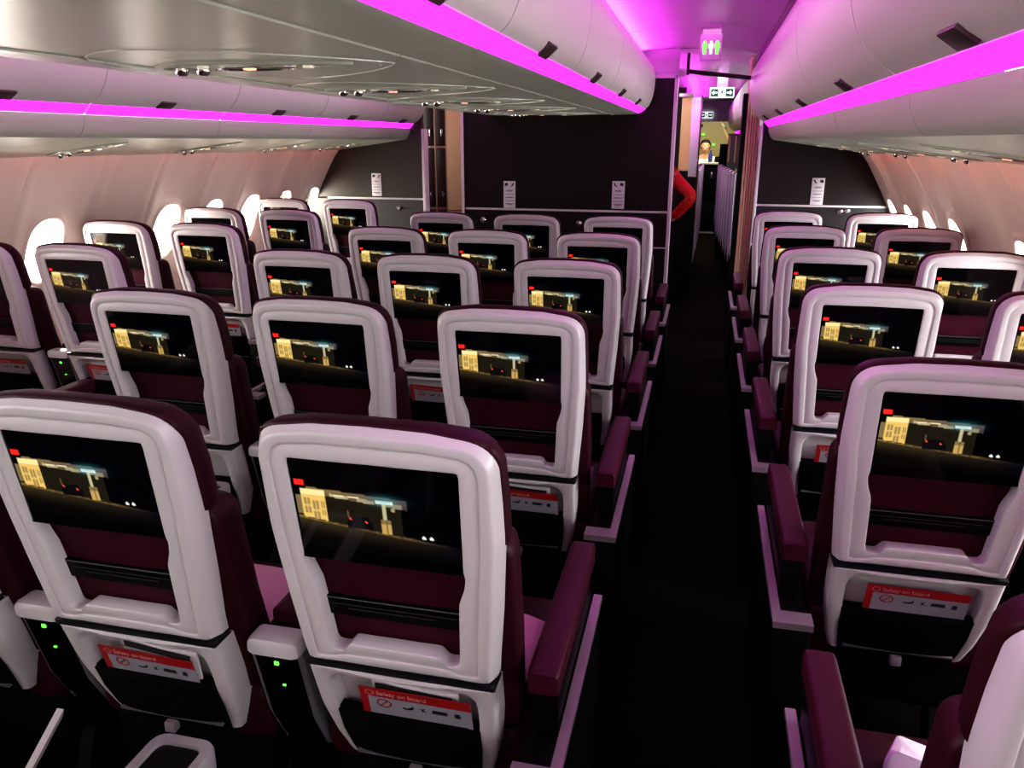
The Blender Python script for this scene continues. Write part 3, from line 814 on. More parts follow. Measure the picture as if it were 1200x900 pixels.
# ------------------------------------------------------------------ bulkheads
YC, YL, YR = 6.20, 7.10, 6.80
ZL = 1.128
struct('wall_front_centre', MB().box(-1.857, -.262, YC, YC+.06, ZL+.008, 2.075).mesh('wall_front_centre', 'bulk'))
struct('wall_front_centre_lower', MB().box(-1.857, -.262, YC, YC+.06, 0, ZL-.008).mesh('wall_front_centre_lower', 'bulk'))
struct('trim_3', MB().box(-1.84, -.262, YC-.004, YC+.05, ZL-.008, ZL+.008, bev=.003).mesh('trim_3', 'trim'))
struct('trim_4', MB().box(-.55, -.262, YC-.003, YC+.02, .855, .865, bev=.002).mesh('trim_4', 'trim'))
struct('trim_5', MB().box(-.262, -.236, YC-.012, YC+.09, 0, 2.10, bev=.006).mesh('trim_5', 'trim'))
struct('trim_6', MB().box(-1.875, -1.853, YC-.012, YC+.07, 0, 1.90, bev=.005).mesh('trim_6', 'trim'))
struct('trim_7', MB().box(-.62, -.236, YC-.012, YC+.07, 2.075, 2.10, bev=.004).mesh('trim_7', 'ceil'))
struct('wall_front_header', MB().box(-1.857, -.236, YC+.005, YC+.06, 2.10, 2.30).mesh('wall_front_header', 'ceil'))
def side_bulk(side, y, xin, z0, z1, name, m):
    pts = [(xin, z0)]
    prof = [wall_pt(side, s, 0, .0) for s in [SL[-1]*i/40 for i in range(41)]]
    w = [(p.x, p.z) for p in reversed(prof) if z0 <= p.z <= z1]
    if z1 > 1.6: w += [(CX+side*2.2, z1)]
    poly = [(xin, z0), (w[0][0], z0)]+w+[(w[-1][0], z1), (xin, z1)]
    q = []
    for p in poly:
        if not q or (Vector(p)-Vector(q[-1])).length > 1e-4: q.append(p)
    struct(name, MB().prism(q, 'y', y, y+.06).mesh(name, m))
side_bulk(-1, YL, -2.515, ZL+.008, 2.3, 'wall_front_left', 'bulkleft'); side_bulk(-1, YL, -2.515, 0, ZL-.008, 'wall_front_left_lower', 'bulkleftlow')
side_bulk(1, YR, .412, 1.152+.008, 2.3, 'wall_front_right', 'bulkright'); side_bulk(1, YR, .412, 0, 1.152-.008, 'wall_front_right_lower', 'bulkgrey')
struct('trim_8', MB().box(-3.47, -2.51, YL-.004, YL+.05, ZL-.008, ZL+.008, bev=.003).mesh('trim_8', 'trim'))
struct('trim_9', MB().box(-2.517, -2.487, YL-.012, YL+.09, 0, 1.745, bev=.006).mesh('trim_9', 'trim'))
struct('trim_10', MB().box(.405, 1.38, YR-.004, YR+.05, 1.144, 1.160, bev=.003).mesh('trim_10', 'trim'))
struct('trim_11', MB().box(.390, .414, YR-.012, YR+.09, 0, 1.76, bev=.006).mesh('trim_11', 'trim'))

# placards on the bulkheads
def placard(x, y, z, flip, label, w=.095, h=.205):
    t = link('placard', MB().box(-w/2, w/2, -.004, .0, -h/2, h/2, bev=.001).mesh('placard', 'paper'), None, (x, y-.0005, z))
    tag(t, label, 'sign', 'placards on the bulkheads')
    s = -1 if flip else 1
    yy = -.0048
    def F(ps): return [(s*a, b) for a, b in ps]
    hh = h/2
    link('pictogram', flat('pictogram', [F([(-.037, hh-.038), (-.037, hh-.014), (-.030, hh-.016), (-.022, hh-.013), (-.012, hh-.016), (-.012, hh-.038), (-.020, hh-.032), (-.026, hh-.036)])], 'ink', yy), t)
    link('pictogram', flat('pictogram', [F([(.006, hh-.040), (.014, hh-.034), (.022, hh-.028), (.026, hh-.014), (.036, hh-.014), (.034, hh-.026), (.027, hh-.036), (.018, hh-.041)])], 'ink', yy), t)
    rows = [(.070, .026, .003), (.077, .022, .002), (.100, .040, .0018), (.124, .032, .0035), (.150, .040, .0018), (.172, .034, .003), (.179, .022, .0025)]
    for d, hw, th in rows:
        z_ = hh-d
        link('text_line', flat('text_line', [[(-hw, z_-th), (hw, z_-th), (hw, z_+th), (-hw, z_+th)]], 'inkgrey', yy), t)
placard(-1.485, YC, 1.240, False, 'white instruction placard on the centre bulkhead, the one nearer the lockers')
placard(-.636, YC, 1.250, True, 'white instruction placard on the centre bulkhead, the one nearer the right aisle')
placard(-2.97, YL, 1.252, False, 'white instruction placard on the left bulkhead')
placard(.866, YR, 1.265, True, 'white instruction placard on the right bulkhead')
def roundel(x, y, z, label, r=.022):
    t = link('coat_hook', MB().loft([[(r*k*math.cos(2*PI*i/20), yy, r*k*math.sin(2*PI*i/20)) for i in range(20)] for k, yy in ((1, 0), (1, -.006), (.8, -.010), (.6, -.010))]).mesh('coat_hook', 'chrome'), None, (x, y, z))
    tag(t, label, 'coat hook', 'hooks on the bulkheads')
    link('hook_peg', MB().cyl((0, -.008, 0), (.012, -.030, .010), .006, .009, 10).mesh('hook_peg', 'white'), t)
roundel(-1.70, YC, 1.04, 'round silver coat hook on the centre bulkhead below the left placard')
roundel(-.93, YC, 1.03, 'round silver coat hook on the centre bulkhead between the placards')
roundel(-2.76, YL, 1.04, 'round silver coat hook on the left bulkhead')
roundel(1.05, YR, 1.13-.02, 'round silver coat hook on the right bulkhead, nearer the placard', .018); roundel(1.10, YR, 1.135-.02, 'round silver coat hook on the right bulkhead, nearer the windows', .018)

# ------------------------------------------------------------------ beyond the bulkheads
# lockers seen through the left aisle
LY = 8.0
t = thing('locker_unit', 'dark brown locker unit with copper edging beyond the left aisle', 'locker', (-2.69, LY, 0))
link('carcass', MB().box(-.20, .118, .02, .5, 0, 2.25).mesh('carcass', 'brown'), t)
dk = []
for (x0, x1) in ((-.118, -.008), (.008, .108)):
    for z0, z1 in ((.02, .96), (.985, 1.565), (1.60, 2.2)):
        d = link('locker_door', MB().box(x0, x1, -.004, .024, z0, z1, bev=.003).mesh('locker_door', 'brown'), t)
        lz = z0+.12 if z1 > 1.2 else z1-.12
        link('door_latch', MB().box((x0+x1)/2+.006, (x0+x1)/2+.028, -.020, -.003, lz-.035, lz+.035, bev=.005).mesh('door_latch', 'chrome'), d)
for nm, b in (('edging', (-.130, -.119, 0, 2.25)), ('edging', (-.0075, .0075, 0, 2.25)), ('edging', (.109, .122, 0, 2.25))):
    link('edging', MB().box(b[0], b[1], -.008, .03, b[2], b[3], bev=.002).mesh('edging', 'copper'), t)
for z in (1.582, .972): link('edging', MB().box(-.118, .108, -.007, .02, z-.011, z+.011, bev=.002).mesh('edging', 'copper'), t)
t = thing('closet', 'tan panelled closet beside the brown lockers beyond the left aisle', 'closet', (-2.46, LY-.02, 0))
link('side_panel', MB().box(-.105, .45, .0, .5, .96, 2.25, bev=.004).mesh('side_panel', 'tan'), t)
link('lower_panel', MB().box(-.105, .45, .0, .5, 0, .948, bev=.004).mesh('lower_panel', 'tan'), t)
struct('ceiling_forward', MB().box(-3.9, 1.75, YC+.06, 14.2, 2.275, 2.33).mesh('ceiling_forward', 'ceil'))
struct('wall_forward', MB().box(-3.9, -.30, 10.6, 10.7, 0, 2.28).mesh('wall_forward', 'bulk'))

# class divider: tan post and magenta-lit panel on the left of the right aisle
t = thing('divider_post', 'tan upright panel beside the aisle beyond the centre bulkhead', 'panel', (-.225, 8.6, 0))
link('panel_face', MB().box(-.055, .045, 0, .05, 1.355, 2.06, bev=.006).mesh('panel_face', 'tan'), t)
link('panel_base', MB().box(-.055, .045, .002, .05, 0, 1.35, bev=.004).mesh('panel_base', 'black'), t)
link('post_head', MB().box(-.085, .060, -.03, .07, 2.06, 2.10, bev=.006).mesh('post_head', 'silver'), t)
t = thing('lit_divider', 'magenta lit dividing panel beyond the tan upright panel', 'panel', (-.115, 8.95, 0))
link('panel_face', MB().box(-.075, .02, 0, .06, 1.28, 2.08, bev=.005).mesh('panel_face', 'ceil'), t)
link('panel_base', MB().box(-.075, .02, 0, .06, 0, 1.275, bev=.005).mesh('panel_base', 'black'), t)
link('panel_edge', MB().box(.021, .034, -.01, .07, 0, 2.10, bev=.003).mesh('panel_edge', 'brown'), t)
# fluted beige panel right of the aisle
t = thing('fluted_panel', 'beige fluted end panel beside the right bulkhead post', 'panel', (.335, 6.84, 0))
pts = [(-.05, .0)]
for k in range(5):
    x0 = -.05+k*.02
    pts += [(x0+.004, -.010), (x0+.016, -.010), (x0+.020, .0)]
pts += [(.05, .30), (-.05, .30)]
link('fluting', MB().prism(pts, 'z', 0, 2.27).mesh('fluting', 'beige'), t)
link('dark_edge', MB().box(-.085, -.052, -.0, .25, 0, 2.0).mesh('dark_edge', 'black'), t)
for z in (.70, 1.0): link('fixing', MB().cyl((.02, -.016, z), (.02, -.009, z), .008, n=12).mesh('fixing', 'copper'), t)
# forward right bin
def fwd_bin():
    t = thing('overhead_bin', 'white overhead bin beyond the right bulkhead, its end wall facing back', 'overhead bin')
    link('bin_door', band(R_DOOR, 9.0, 14.1, 'bin_door', 'bin', .02, -1), t)
    link('light_strip', band(R_STRIP, 9.0, 14.1, 'light_strip', 'pink', .012, -1), t)
    link('under_panel', band(R_UNDER+[], 9.0, 14.1, 'under_panel', 'under', .015, -1), t)
    ep = [(x, Z(z)) for x, z in list(R_UNDER)+list(R_STRIP[1:-1])+list(R_DOOR)]+[(.9, Z(.60)), (.9, Z(-.05))]
    link('end_wall', MB().prism(ep, 'y', 8.975, 8.998).mesh('end_wall', 'ceil'), t)
fwd_bin()
# hanging and fixed signs
def hung(name, label, x, y, z, w, h, mats_, draw, cat='sign', tilt=0):
    t = link(name, MB().box(-w/2, w/2, -.010, .010, -h/2, h/2, bev=.008, seg=3).mesh(name, mats_), None, (x, y, z)); t.rotation_euler = (tilt, 0, 0)
    tag(t, label, cat); draw(t); return t
def exit_faces(w, h):
    def d(t):
        a = h*.36; yy = -.0112
        for s in (-1, 1):
            cx = s*w*.30
            f = link('green_field', flat('green_field', [[(cx-a, -a), (cx+a, -a), (cx+a, a), (cx-a, a)]], 'greensign', yy), t)
            link('arrow', flat('arrow', [[(cx+s*a*.78, 0), (cx+s*a*.15, a*.62), (cx+s*a*.15, a*.22), (cx-s*a*.7, a*.22), (cx-s*a*.7, -a*.22), (cx+s*a*.15, -a*.22), (cx+s*a*.15, -a*.62)]], 'signwhite', yy-.0008), f)
        k = h*.30
        link('running_figure', flat('running_figure', [[(-.1*k, .75*k), (.25*k, .75*k), (.2*k, .35*k), (.55*k, .1*k), (.2*k, .05*k), (.15*k, -.2*k), (.5*k, -.55*k), (.35*k, -.8*k), (-.05*k, -.3*k), (-.45*k, -.75*k), (-.6*k, -.6*k), (-.2*k, -.1*k), (-.1*k, .2*k), (-.5*k, .05*k), (-.45*k, .3*k)]], 'greensign', yy), t)
    return d
s1 = hung('exit_sign', 'white exit sign with two green arrows, the larger one, above the aisle', .10, 8.5, Z(.455), .235, .098, 'signwhite', exit_faces(.235, .098))
link('bracket', MB().box(-.05, .05, -.004, .004, .048, .185).mesh('bracket', 'signpink'), s1)
s2 = hung('exit_sign', 'small white exit sign with two green arrows on the far lintel', -.055, 14.17, Z(.415), .21, .10, 'signwhite', exit_faces(.21, .10))
def wc(t):
    yy = -.0112
    for i, x in enumerate((-.034, 0, .034)):
        b = .75
        fig = [(x-.004, .034), (x+.004, .034), (x+.007, .028), (x+.004, .022), (x+.013, .018), (x+.013, -.004), (x+.009, -.006), (x+.007, -.036), (x-.007, -.036), (x-.009, -.006), (x-.013, -.004), (x-.013, .018), (x-.004, .022), (x-.007, .028)]
        link('figure_mark', flat('figure_mark', [fig], 'signwhite' if i == 1 else 'green', yy), t)
s3 = hung('lavatory_sign', 'hanging lavatory sign with green figures under the aisle ceiling', -.02, 4.9, Z(.500), .118, .140, 'signpink', wc)
link('hanger', MB().box(-.05, .05, -.005, .005, .068, .118).mesh('hanger', 'ceil'), s3)
# curtain rail across the aisle
t = thing('curtain_rail', 'dark curtain rail across the aisle ceiling past the bulkhead', 'rail')
link('rail_bar', MB().cyl((-.175, 6.55, 2.145), (.30, 6.75, 2.105), .016, n=12).mesh('rail_bar', 'latch'), t)
link('rail_end', MB().box(-.195, -.172, 6.52, 6.57, 2.12, 2.272, bev=.004).mesh('rail_end', 'latch'), t)

# far lintel and galley
struct('wall_far_lintel', MB().box(-3.9, 1.75, 14.2, 14.28, 1.955, 2.33).mesh('wall_far_lintel', 'ceil'))
struct('wall_galley', MB().box(-1.6, 1.75, 16.6, 16.7, 0, 2.6).mesh('wall_galley', 'galley'))
struct('ceiling_galley', MB().box(-1.6, 1.75, 14.28, 16.6, 2.35, 2.40).mesh('ceiling_galley', 'galley'))
struct('wall_far_left', MB().box(-1.7, -1.6, 10.7, 16.6, 0, 2.6).mesh('wall_far_left', 'bulk'))
t = thing('galley_counter', 'grey topped galley counter with dark cupboard doors at the far end', 'counter', (.10, 15.2, 0))
link('counter_top', MB().box(-.22, .42, -.02, .6, 1.24, 1.275, bev=.006).mesh('counter_top', 'counter'), t)
link('carcass', MB().box(-.20, .40, .02, .58, .05, 1.24).mesh('carcass', 'black'), t)
for x0, x1 in ((-.195, -.125), (-.115, .12), (.13, .395)):
    for z0, z1 in ((.60, 1.20), (.08, .58)):
        d = link('cupboard_door', MB().box(x0, x1, .0, .02, z0, z1, bev=.003).mesh('cupboard_door', 'black'), t)
        if z0 > .5: link('door_latch', MB().box((x0+x1)/2-.022, (x0+x1)/2+.022, -.015, .002, 1.0, 1.11, bev=.008).mesh('door_latch', 'chrome'), d)
link('kick_strip', MB().box(-.2, .4, .0, .02, .02, .05).mesh('kick_strip', 'counter'), t)
t = thing('galley_door', 'beige aircraft door with curved frame on the far galley wall', 'door panel', (.02, 16.55, 0))
link('door_leaf', MB().prism(rpoly([(-.55, .3, 0), (.42, .3, 0), (.42, 1.55, .5), (.0, 2.30, .1), (-.55, 2.30, 0)], 8), 'y', 0, .04).mesh('door_leaf', 'galley'), t)
path = rpoly([(.46, .3, 0), (.46, 1.55, .55), (.02, 2.36, .0), (.02, 2.30, 0), (.41, 1.55, .5), (.41, .3, 0)], 8)
link('door_frame', MB().prism(path, 'y', -.03, .0).mesh('door_frame', 'tan'), t)
link('porthole', MB().cyl((-.17, -.01, 1.93), (-.17, .0, 1.93), .035, n=16).mesh('porthole', 'black'), t)
link('handle', MB().cyl((.22, -.05, 1.97), (.27, -.05, 1.90), .02, n=10).mesh('handle', 'white'), t)
for i, (x, z) in enumerate(((-.20, 1.77), (-.10, 1.77), (0.0, 1.57), (.11, 1.58))):
    o = link('status_light', MB().box(-.022, .022, -.01, .01, -.016, .016, bev=.006).mesh('status_light', 'green'), None, (x, 16.52, z))
    tag(o, ['green status light over the crew member, nearer the aisle edge', 'green status light over the crew member, farther from the aisle edge', 'green status light beside the crew member', 'green status light nearest the black curtain'][i], 'light', 'green status lights in the galley')
o = link('blue_bottle', MB().loft([[(r*math.cos(2*PI*i/14), r*math.sin(2*PI*i/14), z) for i in range(14)] for r, z in ((.034, 0), (.036, .01), (.036, .13), (.015, .17), (.014, .21))]).mesh('blue_bottle', 'blue'), None, (.06, 15.4, 1.276))
tag(o, 'dark blue bottle standing on the galley counter', 'bottle')
o = link('counter_box', MB().box(-.05, .05, -.05, .05, 0, .10, bev=.008).mesh('counter_box', 'black'), None, (.19, 15.5, 1.276)); tag(o, 'small black box standing on the galley counter', 'box')
# curtain by the galley
n = 20; V = []; 
wav = [(.19+.17*i/n, 14.05+.03*math.sin(i*1.9)) for i in range(n+1)]
mb = MB(); mb.loft([[(x, y, z) for x, y in wav]+[(x, y+.012, z) for x, y in reversed(wav)] for z in (.15, .6, 1.2)] + [[(x+.012, y, 1.60) for x, y in wav]+[(x+.012, y+.012, 1.60) for x, y in reversed(wav)]])
o = link('galley_curtain', mb.mesh('galley_curtain', 'blackfab'), None); tag(o, 'black gathered curtain hanging beside the galley counter', 'curtain')
# panelled screen behind the suites
t = thing('slatted_screen', 'dark red screen with tan uprights above the suite shells', 'screen', (.55, 12.7, 0))
link('screen_board', MB().box(-.26, .6, 0, .04, 1.25, 1.75).mesh('screen_board', 'brown'), t)
for k in range(6): link('upright', MB().box(-.25+k*.09, -.228+k*.09, -.015, -.001, 1.34, 1.72, bev=.003).mesh('upright', 'tan'), t)
# ribbed suite shells along both sides of the far aisle
def suite(x, y, s, label, top, grp):
    t = thing('suite_shell', label, 'suite shell', (x, y, 0), 0, grp)
    pl = []
    K = 10
    for i in range(K+1):
        a = i/K; pl.append((s*(.045*(1-math.cos(a*PI/2))-.04), a*.46))
    outer_ = pl; inner_ = [(px+s*.022, py+.012) for px, py in reversed(pl)]
    poly = outer_+inner_
    link('shell_panel', MB().loft([[(px*k, py, z) for px, py in poly] for z, k in ((.30, .4), (.5, .8), (.72, 1), (top-.02, 1), (top, .97))]).mesh('shell_panel', 'suite'), t)
    link('panel_trim', MB().box(min(s*-.046, s*-.036), max(s*-.046, s*-.036), -.012, .010, .45, top+.004, bev=.003).mesh('panel_trim', 'silver'), t)
    link('suite_base', MB().box(min(s*.0, s*.06), max(s*.0, s*.06), .02, .5, 0, .32).mesh('suite_base', 'black'), t)
for i in range(8): suite(.345-.019*i, 9.05+i*.50, 1, f"pale ribbed suite shell on the right of the far aisle, {ordinal(i+1) if i<7 else 'eighth'} from the bulkhead", 1.305, 'suite shells right of the far aisle')
for i in range(6): suite(-.095+.004*i, 9.4+i*.50, -1, f"pale ribbed suite shell on the left of the far aisle, {ordinal(i+1)} from the lit divider", 1.33, 'suite shells left of the far aisle')
# flowers by the left suites
t = thing('flower_vase', 'vase of orange and pink flowers beyond the magenta divider', 'flowers', (-.155, 9.25, 0))
link('vase', MB().loft([[(r*math.cos(2*PI*i/14), r*math.sin(2*PI*i/14), z) for i in range(14)] for r, z in ((.04, .95), (.05, 1.0), (.03, 1.10), (.045, 1.14))]).mesh('vase', 'blackfab'), t)
link('plinth', MB().box(-.06, .06, -.06, .06, 0, .951).mesh('plinth', 'black'), t)
for k in range(16):
    a = random.uniform(0, 2*PI); r = random.uniform(.0, .07); z = random.uniform(1.16, 1.36); me = bpy.data.meshes.new('blossom')
    bm = bmesh.new(); bmesh.ops.create_icosphere(bm, subdivisions=2, radius=random.uniform(.014, .026))
    for v in bm.verts: v.co *= 1+.25*math.sin(9*v.co.normalized().x+5*v.co.normalized().z)
    bm.to_mesh(me); bm.free(); me.materials.append(M['flower' if k % 2 else 'flowerpink']); me.shade_smooth()
    b = link('blossom', me, t, (r*math.cos(a), r*math.sin(a), z))
    link('stem', MB().cyl((0, 0, -.01), (-.6*r*math.cos(a), -.6*r*math.sin(a), 1.12-z), .003, n=6).mesh('stem', 'leafgreen'), b)

# ------------------------------------------------------------------ people
def skin_obj(name, verts, edges, m, parent=None, sub=2):
    """verts: [(x,y,z,r)] -> skinned mesh along edges"""
    me = bpy.data.meshes.new(name); me.from_pydata([v[:3] for v in verts], edges, []); me.materials.append(M[m])
    o = link(name, me, parent)
    sk = o.modifiers.new('Skin', 'SKIN'); sk.use_smooth_shade = True
    for i, v in enumerate(verts):
        r = v[3]; me.skin_vertices[0].data[i].radius = (r, r) if not isinstance(r, tuple) else r
    me.skin_vertices[0].data[0].use_root = True
    ss = o.modifiers.new('Subdivision', 'SUBSURF'); ss.levels = sub; ss.render_levels = sub
    return o
def chain(vs, es, pts, at=None):
    k0 = at
    for p in pts:
        vs.append(p); i = len(vs)-1
        if k0 is not None: es.append((k0, i))
        k0 = i
    return k0
def hand(vs, es, wrist, d, across, n=4):
    """palm and five unequal, slightly curled fingers from a wrist vertex"""
    w = Vector(vs[wrist][:3]); d = Vector(d).normalized(); a = Vector(across).normalized(); c = d.cross(a)
    p = chain(vs, es, [(*(w+d*.045), .026), (*(w+d*.085), .030)], wrist)
    for i, L in enumerate((.066, .078, .072, .056)):
        off = a*(.030-.020*i)
        chain(vs, es, [(*(w+d*.098+off), .010), (*(w+d*(.098+L*.55)+off+c*.010), .0085), (*(w+d*(.098+L*.9)+off+c*.030), .007)], p)
    chain(vs, es, [(*(w+d*.055+a*.040), .011), (*(w+d*.085+a*.058+c*.012), .009), (*(w+d*.105+a*.062+c*.022), .0075)], p-1 if p else p)
def head_pts(base, face):
    b = Vector(base); f = Vector(face).normalized()
    return [(*(b+Vector((0, 0, .05))), .055), (*(b+Vector((0, 0, .10))+f*.018), .074), (*(b+Vector((0, 0, .17))+f*.006), .090), (*(b+Vector((0, 0, .225))-f*.004), .074)]
def face_parts(t, base, face):
    b = Vector(base); f = Vector(face).normalized(); s = Vector((-f.y, f.x, 0))
    def ball(name, p, r, m, sc=(1, 1, 1)):
        me = bpy.data.meshes.new(name); bm = bmesh.new(); bmesh.ops.create_uvsphere(bm, u_segments=14, v_segments=10, radius=r)
        for v in bm.verts: v.co = Vector((v.co.x*sc[0], v.co.y*sc[1], v.co.z*sc[2]))
        bm.to_mesh(me); bm.free(); me.materials.append(M[m]); me.shade_smooth(); o = link(name, me, t, p); return o
    for q in (-1, 1):
        ball('eye', b+f*.086+s*(.031*q)+Vector((0, 0, .165)), .011, 'white')
        ball('pupil', b+f*.0955+s*(.031*q)+Vector((0, 0, .165)), .0055, 'ink')
        ball('ear', b+s*(.088*q)+Vector((0, 0, .155)), .022, 'skin', (.5, .8, 1.3))
    ball('nose', b+f*.100+Vector((0, 0, .135)), .014, 'skin', (.8, .9, 1.4))
    ball('mouth', b+f*.088+Vector((0, 0, .095)), .016, 'red', (1.1, 1.1, .35))
    # hair cap
    me = bpy.data.meshes.new('hair'); bm = bmesh.new(); bmesh.ops.create_uvsphere(bm, u_segments=24, v_segments=16, radius=.104)
    kill = [v for v in bm.verts if (v.co.dot(f) > .045 and v.co.z < .055) or v.co.z < -.075]
    bmesh.ops.delete(bm, geom=kill, context='VERTS'); bm.to_mesh(me); bm.free(); me.materials.append(M['hair']); me.shade_smooth()
    o = link('hair', me, t, b+Vector((0, 0, .170))-f*.008); md = o.modifiers.new('Solidify', 'SOLIDIFY'); md.thickness = .012
    ball('bun', b+Vector((0, 0, .17))-f*.12, .045, 'hair')

def person(name, label, loc, rz, pose):
    t = thing(name, label, 'person', loc, rz)
    vs = [(0, 0, .93, .13)]; es = []
    ch = chain(vs, es, [(0, 0, 1.06, .118), (pose['lean']*.4, 0, 1.22, .135), (pose['lean']*.9, 0, 1.38-pose.get('drop', 0), .125)], 0)
    nb = Vector((pose['lean']*1.1, 0, 1.50-pose.get('drop', 0))); nk = chain(vs, es, [(*nb, .052)], ch)
    base = nb+Vector((pose['lean']*.15, 0, .0))
    chain(vs, es, head_pts(base, pose['face']), nk)
    J = {}
    for s, arm in ((1, pose['armR']), (-1, pose['armL'])):
        sh = chain(vs, es, [(pose['lean']*.9, s*.16, 1.41-pose.get('drop', 0), .066)], ch)
        e = chain(vs, es, [(*arm[0], .043)], sh); w = chain(vs, es, [(*arm[1], .028)], e)
        J[s] = (sh, e, w)
        hand(vs, es, w, arm[2], arm[3])
        h = chain(vs, es, [(0, s*.09, .88, .095)], 0)
        chain(vs, es, [(.01, s*.10, .48, .062), (-.01, s*.10, .10, .040), (.0, s*.10, .04, .038), (.13, s*.10, .03, .034)], h)
    skin_obj('body', vs, es, 'skin', t)
    # garments: thicker skins over the same joints
    g = lambda idx, k: (*vs[idx][:3], vs[idx][3]*k+.008)
    jv = [g(0, 1.02), g(1, 1.03), g(2, 1.03), g(3, 1.03)]; je = [(0, 1), (1, 2), (2, 3)]
    for s in (1, -1):
        sh, e, w = J[s]; c = len(jv)
        mid = lambda a, b, u, r: (*Vector(vs[a][:3]).lerp(Vector(vs[b][:3]), u), r)
        jv += [g(sh, 1.05), mid(sh, e, .5, .062), g(e, 1.1), mid(e, w, .5, .046), mid(e, w, .93, .040)]; je += [(3, c), (c, c+1), (c+1, c+2), (c+2, c+3), (c+3, c+4)]
    skin_obj(pose['top'][0], jv, je, pose['top'][1], t)
    lv = [(0, 0, .95, .140)]; le = []
    for s in (1, -1): chain(lv, le, [(0, s*.09, .87, .108), (.01, s*.10, .48, .076), (-.01, s*.10, .09, .056)], 0)
    skin_obj('trousers', lv, le, 'trousers', t)
    for s in (1, -1):
        sp_ = rpoly([(-.06, s*.10-.045, .03), (.19, s*.10-.04, .04), (.19, s*.10+.04, .04), (-.06, s*.10+.045, .03)], 4)
        link('shoe', MB().loft([[(p.x, p.y, 0) for p in sp_], [(p.x, p.y, .04) for p in sp_], [(.0+(p.x)*.75, s*.10+(p.y-s*.10)*.8, .085) for p in sp_]]).mesh('shoe', 'black'), t)
    face_parts(t, base, pose['face'])
    return t
# crew member in red: only the bent arm shows past the bulkhead (local +x is forwards, +y is left)
person('person', 'person in a red jacket standing behind the centre bulkhead, bent elbow in the aisle', (-.50, 7.0, 0), PI/2,
       dict(lean=.06, face=(1, .25, -.1), armR=((-.02, .30, 1.16), (.20, .13, 1.04), (.6, -.7, .1), (0, 0, 1)), armL=((-.06, -.41, 1.20), (.05, -.24, 1.00), (.5, .8, -.2), (0, 0, 1)), top=('jacket', 'jacket')))
person('person', 'person in a white shirt leaning over the far galley counter from behind it', (-.04, 16.12, 0), -PI/2,
       dict(drop=.10, lean=.14, face=(1, 0, -.35), armR=((.20, -.22, 1.20), (.42, -.12, 1.20), (1, .1, -.1), (0, 0, 1)), armL=((.16, .26, 1.18), (.40, .18, 1.22), (1, -.1, -.1), (0, 0, 1)), top=('shirt', 'shirt')))

# ------------------------------------------------------------------ camera
yaw, pit, roll, f = 0.23174949, -0.29729769, 0.00138493, 929.2262514
fw = Vector((-math.sin(yaw)*math.cos(pit), math.cos(yaw)*math.cos(pit), math.sin(pit))); r = Vector((math.cos(yaw), math.sin(yaw), 0)); up = r.cross(fw)
r2 = r*math.cos(roll)+up*math.sin(roll); u2 = -r*math.sin(roll)+up*math.cos(roll)
cam = bpy.data.cameras.new('camera'); co = bpy.data.objects.new('camera', cam); C.objects.link(co)
cam.sensor_width = 36; cam.sensor_fit = 'HORIZONTAL'; cam.lens = 36*f/1200; cam.clip_start = .02; cam.clip_end = 100
mw = Matrix((r2, u2, -fw)).transposed().to_4x4(); mw.translation = Vector((0, 0, CAMZ)); co.matrix_world = mw
bpy.context.scene.camera = co

# ------------------------------------------------------------------ light
w = bpy.data.worlds.new('world'); bpy.context.scene.world = w; w.use_nodes = True
bg = w.node_tree.nodes['Background']; bg.inputs[0].default_value = (.93, .97, 1, 1); bg.inputs[1].default_value = 7.0
def area(name, loc, size, energy, col, direction, size_y=None, spread=PI):
    l = bpy.data.lights.new(name, 'AREA'); l.energy = energy; l.color = col; l.size = size; l.spread = spread
    if size_y: l.shape = 'RECTANGLE'; l.size_y = size_y
    o = bpy.data.objects.new(name, l); C.objects.link(o); o.location = loc
    o.rotation_euler = Vector(direction).to_track_quat('-Z', 'Y').to_euler(); return o
MAG = (1, .04, 1)
for side, y in WINS:      # daylight standing outside each window
    p = wall_pt(side, SWIN, y, -.16); q = wall_pt(side, SWIN, y, 0)
    area('daylight', p, .26, 24, (1, .94, .84) if side < 0 else (.95, .97, 1), Vector((q.x-p.x, 0, q.z-p.z)).normalized()+Vector((0, 0, .15)), .40)
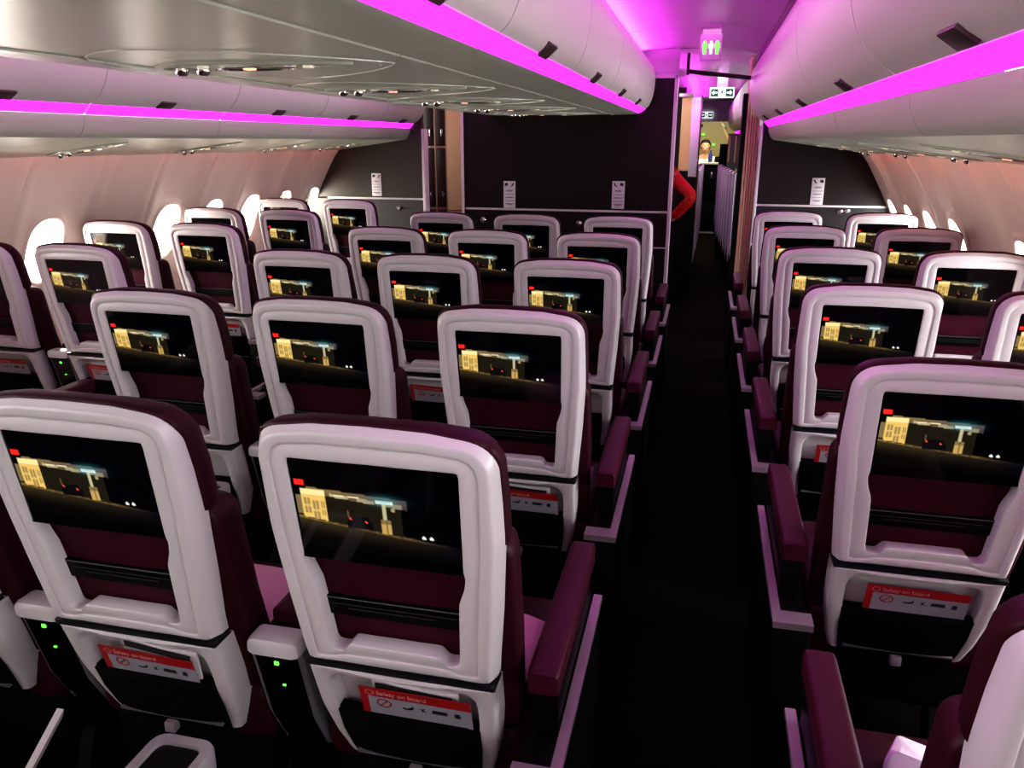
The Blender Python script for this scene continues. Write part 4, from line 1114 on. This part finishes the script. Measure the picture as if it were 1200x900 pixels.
# magenta cove lights lying on the bin tops beside the aisle ceilings
area('cove_light', (-.50, 2.4, Z(.560)), .05, 62, MAG, (.75, 0, .45), 7.4, 2.25).rotation_euler = (0, math.radians(-140), 0)
area('cove_light', (2*CX+.50, 2.8, Z(.560)), .05, 24, MAG, (-.75, 0, .45), 7.4, 1.9).rotation_euler = (0, math.radians(140), 0)
# unseen fill lamps added for base light behind the viewer and over the aisles
area('cabin_fill', (-.6, -1.6, 2.05), 1.6, 9, (1, .97, .95), (.0, 1, -.42), .8)
area('aisle_fill', (-2.15, 3.2, 2.20), .25, 5, (1, .62, .88), (0, 0, -1), 6)
area('aisle_fill', (.0, 2.2, 2.235), .25, 7, (1, .5, .9), (0, 0, -1), 6)
# red wash along the tops of the sidewalls
area('wash_light', (CX+2.13, 3.6, Z(-.095)), .03, 3.0, (1, .10, .09), (.75, 0, -1), 6).rotation_euler = (0, math.radians(-35), 0)
area('wash_light', (CX-2.13, 4.6, Z(-.095)), .03, 1.9, (1, .10, .09), (-.75, 0, -1), 6).rotation_euler = (0, math.radians(35), 0)
# cross aisle beyond the bulkhead, far galley
area('cross_aisle_light', (-.55, 7.2, 2.02), .25, 14, MAG, (.35, 0, 1), 1.4).rotation_euler = (0, math.radians(200), 0)
area('cross_aisle_light', (-.22, 10.9, 2.14), .10, 16, MAG, (.5, 0, 1), 4.0).rotation_euler = (0, math.radians(205), 0)
area('cross_aisle_light', (.05, 9.8, 2.26), .2, 18, (1, .8, .95), (0, 0, -1), 3.0)  # white fill added to brighten the suite shells
area('cross_aisle_light', (-2.3, 7.5, 2.26), .3, 4, (1, .35, .6), (0, .2, -1), .8)
area('divider_lamp', (-.14, 8.80, 2.02), .05, 1.6, MAG, (0, .35, -1))
area('door_lamp', (-.7, 7.6, 2.2), .4, 12, (1, .85, .7), (.3, .5, -1))
area('galley_lamp', (.0, 15.0, 2.33), .5, 60, (1, .92, .62), (0, .1, -1))

vs_ = bpy.context.scene.view_settings
vs_.view_transform = 'Standard'; vs_.look = 'Medium High Contrast'; vs_.exposure = 0.0; vs_.gamma = 1.0
